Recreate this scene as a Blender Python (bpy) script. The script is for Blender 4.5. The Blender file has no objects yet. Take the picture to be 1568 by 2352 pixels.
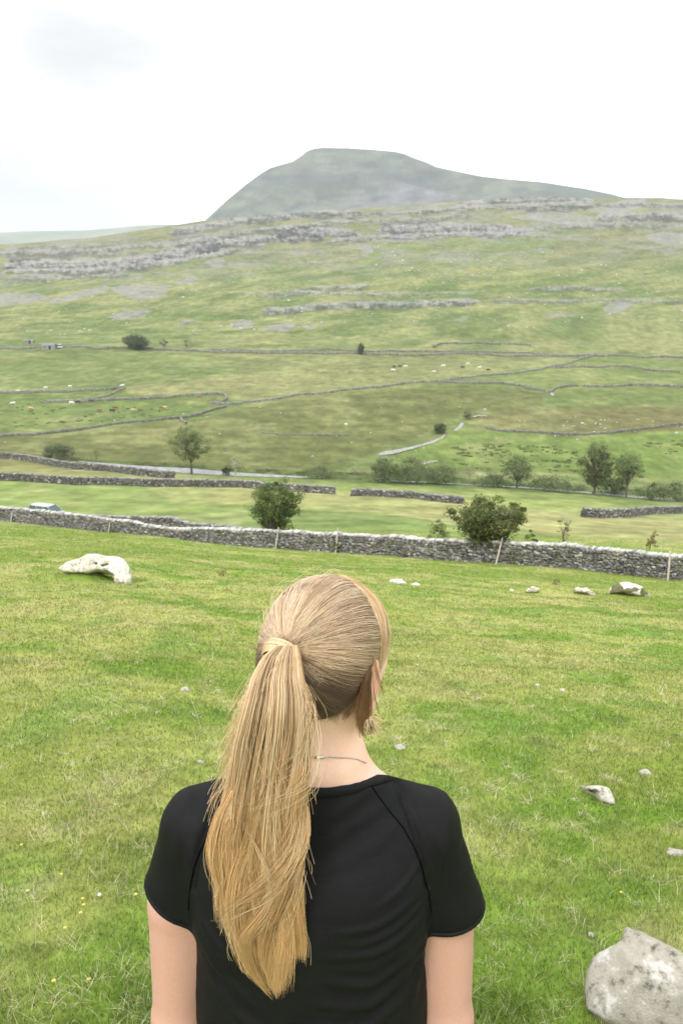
import bpy, math, random
import numpy as np
RNG = np.random.default_rng(11)
random.seed(5)
S = bpy.context.scene
COL = S.collection
# ------------------------------------------------------------------ camera geometry (photo measured on a 1568 x 2352 grid)
FD = 1811.0
PIT = math.radians(15.3)
CP, SP = math.cos(PIT), math.sin(PIT)
def ray(x, y):
    X = (np.asarray(x, float)-784)/FD; Y = (1176-np.asarray(y, float))/FD
    return np.stack([X+0*Y, CP+SP*Y+0*X, -SP+CP*Y+0*X], -1)      # depth 1 along the view axis
def W(x, y, yd):                                                  # point of the ray on the plane y = yd
    r = ray(x, y); return r*(np.asarray(yd, float)/r[..., 1])[..., None]
def proj(P):
    s = P[..., 1]*CP-P[..., 2]*SP
    s = np.where(s > 1e-6, s, 1e-6)
    return 784+FD*P[..., 0]/s, 1176-FD*(P[..., 1]*SP+P[..., 2]*CP)/s
# ------------------------------------------------------------------ noise
def _h(i, j, k, seed):
    i = i.astype(np.int64); j = j.astype(np.int64); k = k.astype(np.int64)
    n = (i*73856093) ^ (j*19349663) ^ (k*83492791) ^ (seed*2654435761)
    n = n & 0xffffffff
    n = ((n ^ (n >> 15))*0x2c1b3c6d) & 0xffffffff
    n = ((n ^ (n >> 12))*0x297a2d39) & 0xffffffff
    n = n ^ (n >> 15)
    return n/4294967295.0
def vn(x, y, z=None, seed=0):
    x = np.asarray(x, float); y = np.asarray(y, float)
    z = np.zeros_like(x+y) if z is None else np.asarray(z, float)
    xi, yi, zi = np.floor(x), np.floor(y), np.floor(z)
    u, v, w = x-xi, y-yi, z-zi
    u = u*u*(3-2*u); v = v*v*(3-2*v); w = w*w*(3-2*w)
    r = 0
    for a in (0, 1):
        for b in (0, 1):
            for c in (0, 1):
                if c == 1 and not np.any(w): continue
                r = r+_h(xi+a, yi+b, zi+c, seed)*(u if a else 1-u)*(v if b else 1-v)*(w if c else 1-w)
    return r*2-1
def fbm(x, y, z=None, o=4, seed=0, g=.5):
    r = 0; a = 1; f = 1; t = 0
    for q in range(o):
        r = r+a*vn(np.asarray(x)*f+q*17.3, np.asarray(y)*f+q*9.1, None if z is None else np.asarray(z)*f+q*5.7, seed+q)
        t += a; a *= g; f *= 2.03
    return r/t
def sst(a, b, x):
    t = np.clip((x-a)/(b-a), 0, 1); return t*t*(3-2*t)
# ------------------------------------------------------------------ object helpers
def tag(o, label=None, cat=None, group=None, kind=None):
    if label: o['label'] = label
    if cat: o['category'] = cat
    if group: o['group'] = group
    if kind: o['kind'] = kind
    return o
def empty(name, loc=(0, 0, 0), label=None, cat=None, group=None, rz=0):
    o = bpy.data.objects.new(name, None); COL.objects.link(o)
    o.location = [float(v) for v in loc]; o.rotation_euler = (0, 0, rz); o.empty_display_size = .1
    return tag(o, label, cat, group)
def mk(name, V, F, mat, parent=None, col=None, smooth=True, origin=None):
    """V (N,3) world; F array (M,k) or list of arrays; origin moves the object's base."""
    V = np.asarray(V, float)
    Fs = F if isinstance(F, list) else [F]
    Fs = [np.asarray(f, np.int64) for f in Fs if len(f)]
    off = np.zeros(3)
    if origin is not None: off = np.asarray(origin, float)
    if parent is not None and origin is None: off = np.array(parent.location)
    me = bpy.data.meshes.new(name)
    me.vertices.add(len(V)); me.vertices.foreach_set('co', (V-off).astype(np.float32).ravel())
    loops = np.concatenate([f.ravel() for f in Fs]); tot = np.concatenate([np.full(len(f), f.shape[1]) for f in Fs])
    start = np.concatenate([[0], np.cumsum(tot)[:-1]])
    me.loops.add(len(loops)); me.loops.foreach_set('vertex_index', loops.astype(np.int32))
    me.polygons.add(len(tot)); me.polygons.foreach_set('loop_start', start.astype(np.int32))
    try: me.polygons.foreach_set('loop_total', tot.astype(np.int32))
    except Exception: pass
    me.polygons.foreach_set('use_smooth', np.full(len(tot), smooth))
    me.update(calc_edges=True)
    if col is not None:
        c = np.asarray(col, float)
        if c.ndim == 1: c = np.tile(c, (len(V), 1))
        a = me.color_attributes.new('Col', 'FLOAT_COLOR', 'POINT')
        a.data.foreach_set('color', np.hstack([c, np.ones((len(c), 1))]).astype(np.float32).ravel())
    ms = mat if isinstance(mat, (list, tuple)) else [mat]
    for m in ms: me.materials.append(m)
    o = bpy.data.objects.new(name, me); COL.objects.link(o)
    if parent is not None: o.parent = parent
    elif origin is not None: o.location = [float(v) for v in off]
    return o
class MB:
    def __init__(s): s.v = []; s.f = {}; s.c = []; s.n = 0
    def add(s, V, F, c=None):
        V = np.asarray(V, float); F = np.asarray(F, np.int64)
        s.v.append(V); s.f.setdefault(F.shape[1], []).append(F+s.n); s.n += len(V)
        c = np.array([.5, .5, .5]) if c is None else np.asarray(c, float)
        s.c.append(np.tile(c, (len(V), 1)) if c.ndim == 1 else c)
    def build(s, name, mat, parent=None, smooth=True, origin=None):
        return mk(name, np.vstack(s.v), [np.vstack(f) for f in s.f.values()], mat, parent, np.vstack(s.c), smooth, origin)
def gridF(nu, nv, wrapv=False):
    i = np.arange(nu-1)[:, None]; j = np.arange(nv if wrapv else nv-1)[None, :]
    j2 = (j+1) % nv
    return np.stack([i*nv+j+0*i, (i+1)*nv+j, (i+1)*nv+j2, i*nv+j2+0*i], -1).reshape(-1, 4)
def box(mb, c, size, R=None, col=None):
    b = np.array([[x, y, z] for x in (-.5, .5) for y in (-.5, .5) for z in (-.5, .5)])*np.array(size)
    if R is not None: b = b@np.asarray(R).T
    mb.add(b+np.array(c), [[0, 1, 3, 2], [4, 6, 7, 5], [0, 4, 5, 1], [2, 3, 7, 6], [0, 2, 6, 4], [1, 5, 7, 3]], col)
def tube(mb, P, r, n=8, col=None, cap=True):
    P = np.asarray(P, float); r = np.broadcast_to(np.asarray(r, float), (len(P),))
    T = np.gradient(P, axis=0); T /= np.linalg.norm(T, axis=1)[:, None]+1e-12
    ref = np.array([.31, .2, .93]) if abs(T[0] @ np.array([.31, .2, .93])) < .9 else np.array([1., 0, 0])
    A = np.cross(T, ref); A /= np.linalg.norm(A, axis=1)[:, None]+1e-12
    B = np.cross(T, A)
    a = np.linspace(0, 2*np.pi, n, endpoint=False)
    V = P[:, None]+r[:, None, None]*(np.cos(a)[None, :, None]*A[:, None]+np.sin(a)[None, :, None]*B[:, None])
    V = V.reshape(-1, 3); F = gridF(len(P), n, True)
    mb.add(V, F, col)
    if cap:
        for q, e in ((0, 0), (len(P)-1, 1)):
            mb.add(np.vstack([V[q*n:q*n+n], P[q]]), [[(i+1) % n, i, n] if not e else [i, (i+1) % n, n] for i in range(n)], col)
def fibres(P, R, C, ns=3):
    """P (N,M,3), R (N,M), C (N,M,3) -> mesh arrays of thin tubes"""
    N, M, _ = P.shape
    T = np.gradient(P, axis=1); T /= np.linalg.norm(T, axis=2)[..., None]+1e-12
    ref = np.array([.25, 1, .15]); ref /= np.linalg.norm(ref)
    A = np.cross(T, ref); A /= np.linalg.norm(A, axis=2)[..., None]+1e-9
    B = np.cross(T, A)
    a = np.arange(ns)*2*np.pi/ns+.3
    V = P[:, :, None]+R[:, :, None, None]*(np.cos(a)[None, None, :, None]*A[:, :, None]+np.sin(a)[None, None, :, None]*B[:, :, None])
    F = gridF(M, ns, True)
    F = (F[None]+(np.arange(N)*M*ns)[:, None, None]).reshape(-1, 4)
    return V.reshape(-1, 3), F, np.repeat(C.reshape(N*M, 3), ns, 0)
# ------------------------------------------------------------------ implicit surfaces
def snets(f, lo, hi, h):
    lo = np.array(lo, float); hi = np.array(hi, float)
    n = np.ceil((hi-lo)/h).astype(int)+1
    ax = [lo[i]+np.arange(n[i])*h for i in range(3)]
    vol = np.empty(n)
    for i0 in range(0, n[0], 24):
        X, Y, Z = np.meshgrid(ax[0][i0:i0+24], ax[1], ax[2], indexing='ij')
        vol[i0:i0+24] = f(X, Y, Z)
    s = vol < 0
    c = np.array(vol.shape)-1
    acc = np.zeros(tuple(c)+(3,)); cnt = np.zeros(tuple(c))
    def sl(o): return tuple(slice(o[i], o[i]+c[i]) for i in range(3))
    base = np.stack(np.meshgrid(*[np.arange(k) for k in c], indexing='ij'), -1).astype(float)
    for d in range(3):
        o1, o2 = [k for k in range(3) if k != d]
        for p in (0, 1):
            for q in (0, 1):
                a = [0, 0, 0]; a[o1] = p; a[o2] = q; b = list(a); b[d] = 1
                va, vb = vol[sl(a)], vol[sl(b)]
                cr = (va < 0) != (vb < 0)
                t = np.where(cr, va/np.where(cr, va-vb, 1), 0)
                pos = base+np.array(a, float); pos[..., d] += t
                acc += pos*cr[..., None]; cnt += cr
    m = cnt > 0
    idx = -np.ones(cnt.shape, np.int64); idx[m] = np.arange(m.sum())
    V = acc[m]/cnt[m][:, None]*h+lo
    F = []
    for d in range(3):
        o1, o2 = [(1, 2), (2, 0), (0, 1)][d]
        a = [slice(None)]*3; a[d] = slice(0, -1); b = [slice(None)]*3; b[d] = slice(1, None)
        for k in (o1, o2): a[k] = slice(1, -1); b[k] = slice(1, -1)
        sa, sb = s[tuple(a)], s[tuple(b)]
        cr = np.argwhere(sa != sb)
        if not len(cr): continue
        inn = sa[tuple(cr.T)]
        g = cr.copy(); g[:, o1] += 1; g[:, o2] += 1
        def cell(du, dv):
            e = g.copy(); e[:, o1] -= du; e[:, o2] -= dv; return idx[tuple(e.T)]
        q = np.stack([cell(1, 1), cell(0, 1), cell(0, 0), cell(1, 0)], 1)
        q[~inn] = q[~inn][:, ::-1]
        F.append(q)
    return V, np.vstack(F)
def relax(V, F, it=2, lam=.5):
    E = np.vstack([F[:, [0, 1]], F[:, [1, 2]], F[:, [2, 3]], F[:, [3, 0]]])
    for _ in range(it):
        A = np.zeros_like(V); n = np.zeros(len(V))
        np.add.at(A, E[:, 0], V[E[:, 1]]); np.add.at(A, E[:, 1], V[E[:, 0]])
        np.add.at(n, E[:, 0], 1); np.add.at(n, E[:, 1], 1)
        V = V+lam*(A/np.maximum(n, 1)[:, None]-V)
    return V
def vnormals(V, F):
    a = V[F[:, 2]]-V[F[:, 0]]; b = V[F[:, 3]]-V[F[:, 1]]
    n = np.cross(a, b); N = np.zeros_like(V)
    for k in range(4): np.add.at(N, F[:, k], n)
    return N/(np.linalg.norm(N, axis=1)[:, None]+1e-12)
def smin(a, b, k):
    h = np.clip(.5+.5*(b-a)/k, 0, 1); return b+(a-b)*h-k*h*(1-h)
def rcone(X, Y, Z, a, b, ra, rb):
    a = np.array(a, float); b = np.array(b, float); d = b-a; L = d@d
    t = np.clip(((X-a[0])*d[0]+(Y-a[1])*d[1]+(Z-a[2])*d[2])/L, 0, 1)
    return np.sqrt((X-a[0]-t*d[0])**2+(Y-a[1]-t*d[1])**2+(Z-a[2]-t*d[2])**2)-(ra+(rb-ra)*t)
def ell(X, Y, Z, c, r):
    k0 = np.sqrt(((X-c[0])/r[0])**2+((Y-c[1])/r[1])**2+((Z-c[2])/r[2])**2)
    k1 = np.sqrt(((X-c[0])/r[0]**2)**2+((Y-c[1])/r[1]**2)**2+((Z-c[2])/r[2]**2)**2)+1e-9
    return k0*(k0-1)/k1
# ------------------------------------------------------------------ materials
def mat(name): 
    m = bpy.data.materials.new(name); m.use_nodes = True
    nt = m.node_tree; b = nt.nodes['Principled BSDF']
    return m, nt, b
def N(nt, t, **k):
    n = nt.nodes.new(t)
    for a, v in k.items(): setattr(n, a, v)
    return n
def noise_node(nt, scale, detail=4, rough=.6, coord='Object'):
    tc = N(nt, 'ShaderNodeTexCoord'); nn = N(nt, 'ShaderNodeTexNoise')
    nn.inputs['Scale'].default_value = scale; nn.inputs['Detail'].default_value = detail; nn.inputs['Roughness'].default_value = rough
    nt.links.new(tc.outputs[coord], nn.inputs['Vector']); return nn
def ramp(nt, src, stops):
    r = N(nt, 'ShaderNodeValToRGB'); e = r.color_ramp.elements
    while len(e) < len(stops): e.new(.5)
    for i, (p, c) in enumerate(stops):
        e[i].position = p; e[i].color = (*c, 1) if len(c) == 3 else c
    nt.links.new(src, r.inputs['Fac']); return r
def mulcol(nt, a, b, fac=1.0, mode='MULTIPLY'):
    m = N(nt, 'ShaderNodeMix', data_type='RGBA', blend_type=mode); m.inputs['Factor'].default_value = fac
    nt.links.new(a, m.inputs['A']); nt.links.new(b, m.inputs['B']); return m.outputs['Result']
def bumpn(nt, b, src, strength, dist):
    bn = N(nt, 'ShaderNodeBump'); bn.inputs['Strength'].default_value = strength; bn.inputs['Distance'].default_value = dist
    nt.links.new(src, bn.inputs['Height']); nt.links.new(bn.outputs['Normal'], b.inputs['Normal']); return bn
def attr_mat(name, rough=.9, scale=8, amt=(.72, 1.25), bump=0, bdist=.02, bscale=None, transl=0, spec=.3, detail=4):
    m, nt, b = mat(name)
    a = N(nt, 'ShaderNodeAttribute', attribute_name='Col')
    nn = noise_node(nt, scale, detail)
    r = ramp(nt, nn.outputs['Fac'], [(.3, (amt[0],)*3), (.7, (amt[1],)*3)])
    c = mulcol(nt, a.outputs['Color'], r.outputs['Color'])
    nt.links.new(c, b.inputs['Base Color'])
    b.inputs['Roughness'].default_value = rough; b.inputs['Specular IOR Level'].default_value = spec
    if bump: bumpn(nt, b, (noise_node(nt, bscale or scale*2, 6).outputs['Fac']), bump, bdist)
    if transl:
        t = N(nt, 'ShaderNodeBsdfTranslucent'); mx = N(nt, 'ShaderNodeMixShader'); mx.inputs[0].default_value = transl
        nt.links.new(c, t.inputs['Color'])
        nt.links.new(b.outputs[0], mx.inputs[1]); nt.links.new(t.outputs[0], mx.inputs[2])
        nt.links.new(mx.outputs[0], nt.nodes['Material Output'].inputs['Surface'])
    return m
M = {}
M['land'] = attr_mat('land', .95, .16, (.74, 1.24), .6, .6, 1.2, spec=.1, detail=8)
M['turf'] = attr_mat('turf', .95, 6, (.7, 1.25), .6, .03, 30, spec=.1, detail=8)
M['fell'] = attr_mat('fell', .95, .014, (.76, 1.22), .7, 8, .03, spec=.1, detail=9)
M['grass'] = attr_mat('grass_blade', .55, 40, (.85, 1.12), transl=.35, spec=.35)
M['leaf'] = attr_mat('foliage', .6, 1.6, (.6, 1.4), transl=.3, spec=.3)
M['bark'] = attr_mat('bark', .9, 14, (.6, 1.3), .6, .02)
M['wallstone'] = attr_mat('dry_stone', .9, 7, (.7, 1.25), .7, .03, 18)
M['farstone'] = attr_mat('far_stone', .95, 1.2, (.65, 1.3))
M['wood'] = attr_mat('weathered_wood', .85, 20, (.7, 1.2), .3, .01)
M['coat'] = attr_mat('animal_coat', .85, 3, (.85, 1.1))
M['petal'] = attr_mat('petal', .6, 60, (.9, 1.08), transl=.25)
M['plaster'] = attr_mat('barn_stone', .9, 2.2, (.7, 1.2), .5, .05, 4)
def simple(name, col, rough=.5, metal=0, scale=20, amt=(.9, 1.08), coat=0, spec=.5):
    m, nt, b = mat(name)
    nn = noise_node(nt, scale, 4); r = ramp(nt, nn.outputs['Fac'], [(.3, tuple(c*amt[0] for c in col)), (.7, tuple(min(1, c*amt[1]) for c in col))])
    nt.links.new(r.outputs['Color'], b.inputs['Base Color'])
    b.inputs['Roughness'].default_value = rough; b.inputs['Metallic'].default_value = metal; b.inputs['Coat Weight'].default_value = coat
    b.inputs['Specular IOR Level'].default_value = spec
    return m
M['silver'] = simple('silver', (.55, .53, .5), .25, 1)
M['carpaint'] = simple('car_paint', (.30, .38, .34), .3, 0, 5, coat=.6)
M['whitepaint'] = simple('white_paint', (.75, .75, .75), .4, coat=.4)
M['glass'] = simple('dark_glass', (.05, .075, .08), .08)
M['rubber'] = simple('tyre_rubber', (.02, .02, .02), .85)
M['trouser'] = simple('denim', (.03, .04, .07), .9, 0, 60)
M['shoe'] = simple('shoe_leather', (.04, .03, .025), .7)
M['slate'] = simple('roof_slate', (.16, .16, .17), .8, 0, 3)
M['dark'] = simple('dark_opening', (.015, .015, .015), .9)
EXPO = 1.1; HAZE = 0.00011; 
# ------------------------------------------------------------------ terrain: control curves, measured where they stand
XS = np.array([-900, 0, 190, 392, 500, 784, 1176, 1568, 2500.])
CREST = ([-900, 0, 150, 300, 400, 475, 700, 850, 980, 1200, 1390, 1568, 2500], [575, 560, 552, 530, 515, 503, 480, 476, 463, 450, 445, 450, 455])
crest = np.interp(XS, *CREST)-4
CT = []          # (depth[9], y[9])
def ctl(depth, ys, xs=(0, 392, 784, 1176, 1568)):
    d = np.interp(XS, xs, depth) if np.ndim(depth) else np.full(9, float(depth))
    y = np.interp(XS, xs, ys) if np.ndim(ys) else np.full(9, float(ys))
    CT.append((d, y))
wx = (0, 190, 280, 370, 500, 740, 1004, 1176, 1334, 1568)
wd = (79, 73, 70, 67, 64, 58, 52, 49, 46.5, 42); wy = (1195, 1217, 1240, 1255, 1258, 1267, 1289, 1300, 1314, 1331)
ctl([.8*v for v in wd], [1207, 1217, 1220, 1231, 1248, 1277, 1304, 1318, 1333, 1358], wx)
ctl(wd, wy, wx)
ctl([96, 85, 75, 68, 60], [1182, 1219, 1226, 1242, 1264])
ctl([126, 120, 115, 110, 105], [1125, 1160, 1172, 1192, 1217])
ctl(150, [1092, 1116, 1132, 1152, 1182])
ctl(188, [1062, 1085, 1103, 1119, 1146])
ctl(203, [1054, 1077, 1094, 1110, 1136])
ctl(222, [1030, 1051, 1064, 1079, 1101])
ctl(250, [1000, 1010, 1015, 1021, 1032])
ctl(290, 950); ctl(340, 900); ctl(400, 850)
ctl(480, [799, 802, 806, 811, 817]); ctl(550, 760); ctl(630, 705)
for t, d in ((.25, 720), (.5, 870), (.75, 1050), (1, 1280)): CT.append((np.full(9, float(d)), 705+(crest-705)*t))
CT.append((np.full(9, 1360.), crest+6)); CT.append((np.full(9, 1700.), crest+60))
NA, NR = 361, 900
TA = np.radians(np.linspace(-45, 45, NA)); TL = np.linspace(math.log(.2), math.log(1900), NR)
cur = []
for d, y in CT:
    P = ray(XS, y)*d[:, None]
    a = np.arctan2(P[:, 0], P[:, 1]); r = np.hypot(P[:, 0], P[:, 1])
    o = np.argsort(a); cur.append((np.interp(TA, a[o], np.log(r[o])), np.interp(TA, a[o], P[o, 2])))
CLR = np.stack([c[0] for c in cur]); CZ = np.stack([c[1] for c in cur])
TZ = np.zeros((NA, NR))
G0 = -1.70
for i in range(NA):
    rr = np.exp(CLR[:, i]); zz = CZ[:, i]
    # uniform field slope up to the first curve
    r0 = np.array([.2, .9, 3, 8, 18]); sl = (zz[0]-G0)/rr[0]
    z0 = G0+sl*r0
    TZ[i] = np.interp(np.exp(TL), np.concatenate([r0, rr]), np.concatenate([z0, zz]))
def gblur(A, s, ax):
    k = np.arange(-int(3*s), int(3*s)+1); w = np.exp(-.5*(k/s)**2); w /= w.sum()
    P = np.take(A, np.clip(np.arange(-len(k)//2+1, A.shape[ax]+len(k)//2), 0, A.shape[ax]-1), axis=ax)
    return np.apply_along_axis(lambda v: np.convolve(v, w, 'valid'), ax, P)[:A.shape[0], :A.shape[1]]
TZ = gblur(TZ, 5, 1); TZ = gblur(TZ, 3, 0)
LR0, LRS = TL[0], TL[1]-TL[0]; A0, AS = TA[0], TA[1]-TA[0]
def macro(x, y):
    r = np.hypot(x, y)+1e-9; a = np.arctan2(x, y)
    fa = np.clip((a-A0)/AS, 0, NA-1.001); fr = np.clip((np.log(r)-LR0)/LRS, 0, NR-1.001)
    i = fa.astype(int); j = fr.astype(int); u = fa-i; v = fr-j
    z = TZ[i, j]*(1-u)*(1-v)+TZ[i+1, j]*u*(1-v)+TZ[i, j+1]*(1-u)*v+TZ[i+1, j+1]*u*v
    back = np.clip((np.abs(a)-math.radians(60))/math.radians(80), 0, 1)
    return z*(1-back)+(G0+.12*np.minimum(r, 400))*back
BANDS = [  # limestone scars on the far slope: polyline, half thickness, strength
 ([(0, 613), (100, 611), (200, 613), (300, 606), (380, 592), (450, 577), (520, 562)], 13, 1.0),
 ([(440, 572), (500, 556), (560, 556), (620, 548), (700, 541), (760, 540)], 10, 1.0),
 ([(0, 643), (100, 640), (200, 634), (300, 630)], 5, .7),
 ([(0, 572), (150, 568), (350, 560), (450, 546), (560, 533), (700, 518)], 5, .55),
 ([(0, 592), (150, 586), (330, 580)], 5, .6),
 ([(380, 538), (480, 521), (560, 507), (640, 496), (700, 490), (760, 492), (840, 490)], 8, .9),
 ([(620, 527), (700, 530), (760, 534), (830, 540)], 9, 1.0),
 ([(860, 530), (950, 524), (1000, 524), (1090, 527), (1200, 532)], 11, 1.0),
 ([(850, 510), (930, 508), (1010, 500), (1100, 492)], 5, .7),
 ([(1030, 476), (1150, 462), (1250, 458), (1370, 462)], 7, .9),
 ([(1140, 480), (1220, 479), (1360, 476)], 6, .85),
 ([(1360, 505), (1430, 500), (1500, 496), (1600, 500), (2000, 505)], 8, .9),
 ([(590, 712), (650, 715), (720, 706), (830, 701), (930, 700), (1020, 697), (1110, 692)], 7, .85),
 ([(1110, 692), (1300, 692), (1450, 690), (1568, 694), (2000, 700)], 4, .6),
 ([(600, 690), (700, 667), (780, 660), (860, 657)], 5, .7),
 ([(1200, 668), (1300, 661), (1450, 668)], 4, .6), ([(400, 752), (420, 742), (455, 735)], 5, .8),
 ([(-900, 612), (-400, 618), (0, 613)], 12, 1), ([(-80, 583), (200, 578), (420, 560), (600, 528), (760, 512), (880, 508)], 4, .85), ([(-80, 628), (200, 624), (420, 600), (560, 572)], 4, .8),
 ([(820, 496), (1000, 484), (1120, 478), (1260, 472), (1500, 470), (1700, 475)], 4, .8), ([(740, 556), (900, 545), (1060, 541), (1240, 543)], 4, .8), ([(1180, 530), (1330, 520), (1440, 516), (1600, 522)], 4, .7), ([(540, 676), (700, 674), (900, 676), (1100, 674)], 3, .6)]
SCREE = [[(240, 662), (290, 655), (390, 655), (380, 680), (320, 692)], [(-40, 703), (-40, 672), (100, 674), (112, 688), (50, 700)],
 [(110, 690), (180, 672), (240, 655), (270, 662), (200, 682), (120, 700)], [(468, 603), (500, 593), (522, 602), (505, 616)],
 [(398, 650), (440, 632), (462, 640), (430, 655)], [(250, 725), (290, 711), (350, 712), (330, 730), (270, 736)],
 [(520, 748), (560, 732), (587, 737), (575, 755), (540, 757)], [(600, 757), (640, 742), (684, 742), (660, 762)], [(690, 752), (730, 745), (720, 757)],
 [(1165, 500), (1220, 489), (1330, 490), (1370, 505), (1340, 522), (1280, 512)], [(1390, 465), (1490, 455), (1470, 478), (1400, 502), (1365, 502)],
 [(1480, 540), (1530, 532), (1600, 540), (1600, 564), (1500, 561)], [(820, 560), (850, 560), (857, 580), (832, 589)],
 [(1380, 705), (1430, 690), (1460, 700), (1400, 725)], [(1100, 522), (1180, 524), (1300, 540), (1200, 545), (1100, 535)], [(1250, 722), (1320, 720), (1310, 728), (1260, 729)], [(1030, 736), (1080, 727), (1060, 739)],
 [(650, 604), (760, 597), (700, 607)], [(400, 545), (520, 528), (500, 540), (420, 553)], [(840, 545), (960, 545), (940, 556), (850, 556)]]
def pip(x, y, poly):
    ins = np.zeros(x.shape, bool); n = len(poly)
    for i in range(n):
        (x1, y1), (x2, y2) = poly[i], poly[(i+1) % n]
        if y1 == y2: continue
        c = ((y1 > y) != (y2 > y)) & (x < (x2-x1)*(y-y1)/(y2-y1)+x1); ins ^= c
    return ins
def bandmask(x, y, nx, ny):
    m = np.zeros(x.shape); rel = np.zeros(x.shape)
    for k, (pl, th, st) in enumerate(BANDS):
        px, py = zip(*pl)
        th = th*1.25; yl = np.interp(x, px, py); inn = (x >= px[0]) & (x <= px[-1])
        e = np.minimum(sst(px[0], px[0]+30, x), 1-sst(px[-1]-30, px[-1], x))
        t = th*(.95+.45*nx)*e+1e-3
        sgn_ = (y-yl-5*ny)/t; rel = np.where(inn & (np.abs(sgn_) < 1.3), sgn_, rel)
        m = np.maximum(m, np.where(inn, st*(1-sst(.6, 1.15, np.abs(y-yl-5*ny)/t)), 0))
    return m, rel
def height(x, y):
    z = macro(x, y); r = np.hypot(x, y)
    front = sst(2.5, 12, r)
    z = z+front*(1-sst(60, 90, r))*(.16*fbm(x/6, y/6, o=3, seed=3)+.05*fbm(x/1.6, y/1.6, o=2, seed=9))
    for mx_, my_, ma, ra, rb in ((-6.2, 18.1, .27, .55, .4), (6.98, 24.3, .22, .9, .6), (9.2, 24.6, .12, .6, .4)): z = z+ma*np.exp(-((x-mx_)/ra)**2-((y-my_)/rb)**2)
    z = z+.02*fbm(x/.5, y/.5, o=2, seed=4)*(1-sst(20, 40, r))+.06*fbm(x/1.3+3, y/1.3, o=2, seed=14)*(1-sst(20, 40, r))
    z = z+sst(90, 260, r)*(1-sst(1150, 1350, r)*.8)*r*.0062*fbm(x/55, y/38, o=4, seed=21)*(1-.75*np.exp(-((r-200)/40)**2))
    return z
def landz(x, y): return height(np.atleast_1d(np.asarray(x, float)), np.atleast_1d(np.asarray(y, float)))
SM = np.geomspace(1.3, 1500, 5000)
def hit(x, y, smin_=0):
    x = np.atleast_1d(np.asarray(x, float)); y = np.atleast_1d(np.asarray(y, float)); out = []
    for a, b in zip(x, y):
        R = ray(a, b); P = R[None]*SM[:, None]
        d = P[:, 2]-height(P[:, 0], P[:, 1])
        ok = np.where((d < 0) & (SM > smin_))[0]
        if not len(ok): i = np.argmin(np.where(SM > smin_, d, 1e9)); s = SM[i]
        else:
            i = ok[0]
            if i > 0 and d[i-1] > 0: t = d[i-1]/(d[i-1]-d[i]); s = SM[i-1]+(SM[i]-SM[i-1])*t
            else: s = SM[i]
        p = R*s; p[2] = height(p[0:1], p[1:2])[0]; out.append(p)
    return np.array(out)
def lerp(a, b, t): return a+(b-a)*t[..., None]
C_ = lambda *v: np.array(v, float)
def turfcol(x, y, seed=0):
    n1 = fbm(x/3.1, y/3.1, o=4, seed=31); n2 = fbm(x/1.1+7, y/1.1, o=3, seed=33); n3 = fbm(x/9., y/7., o=2, seed=35)
    n4 = fbm(x/14+3, y/11, o=3, seed=37); c = lerp(C_(.155, .208, .034), C_(.260, .288, .078), sst(-.35, .45, .7*n1+.5*n3+.6*n4))
    c = lerp(c, C_(.115, .205, .022), sst(.10, .45, n2+.3*n1)*.8)
    c = lerp(c, C_(.34, .31, .13), sst(.15, .5, -n2+.35*n1)*.45)
    n5 = fbm(x/.33, y/.33, o=2, seed=39); n6 = vn(x/.75+4, y/.75, seed=40)
    c = lerp(c, C_(.36, .33, .17), sst(.28, .6, n5)*.4); c = lerp(c, C_(.10, .15, .035), sst(.2, .6, -n5+.3*n6)*.45); c = lerp(c, C_(.155, .255, .05), sst(.3, .8, n6)*.45)
    return c
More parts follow.
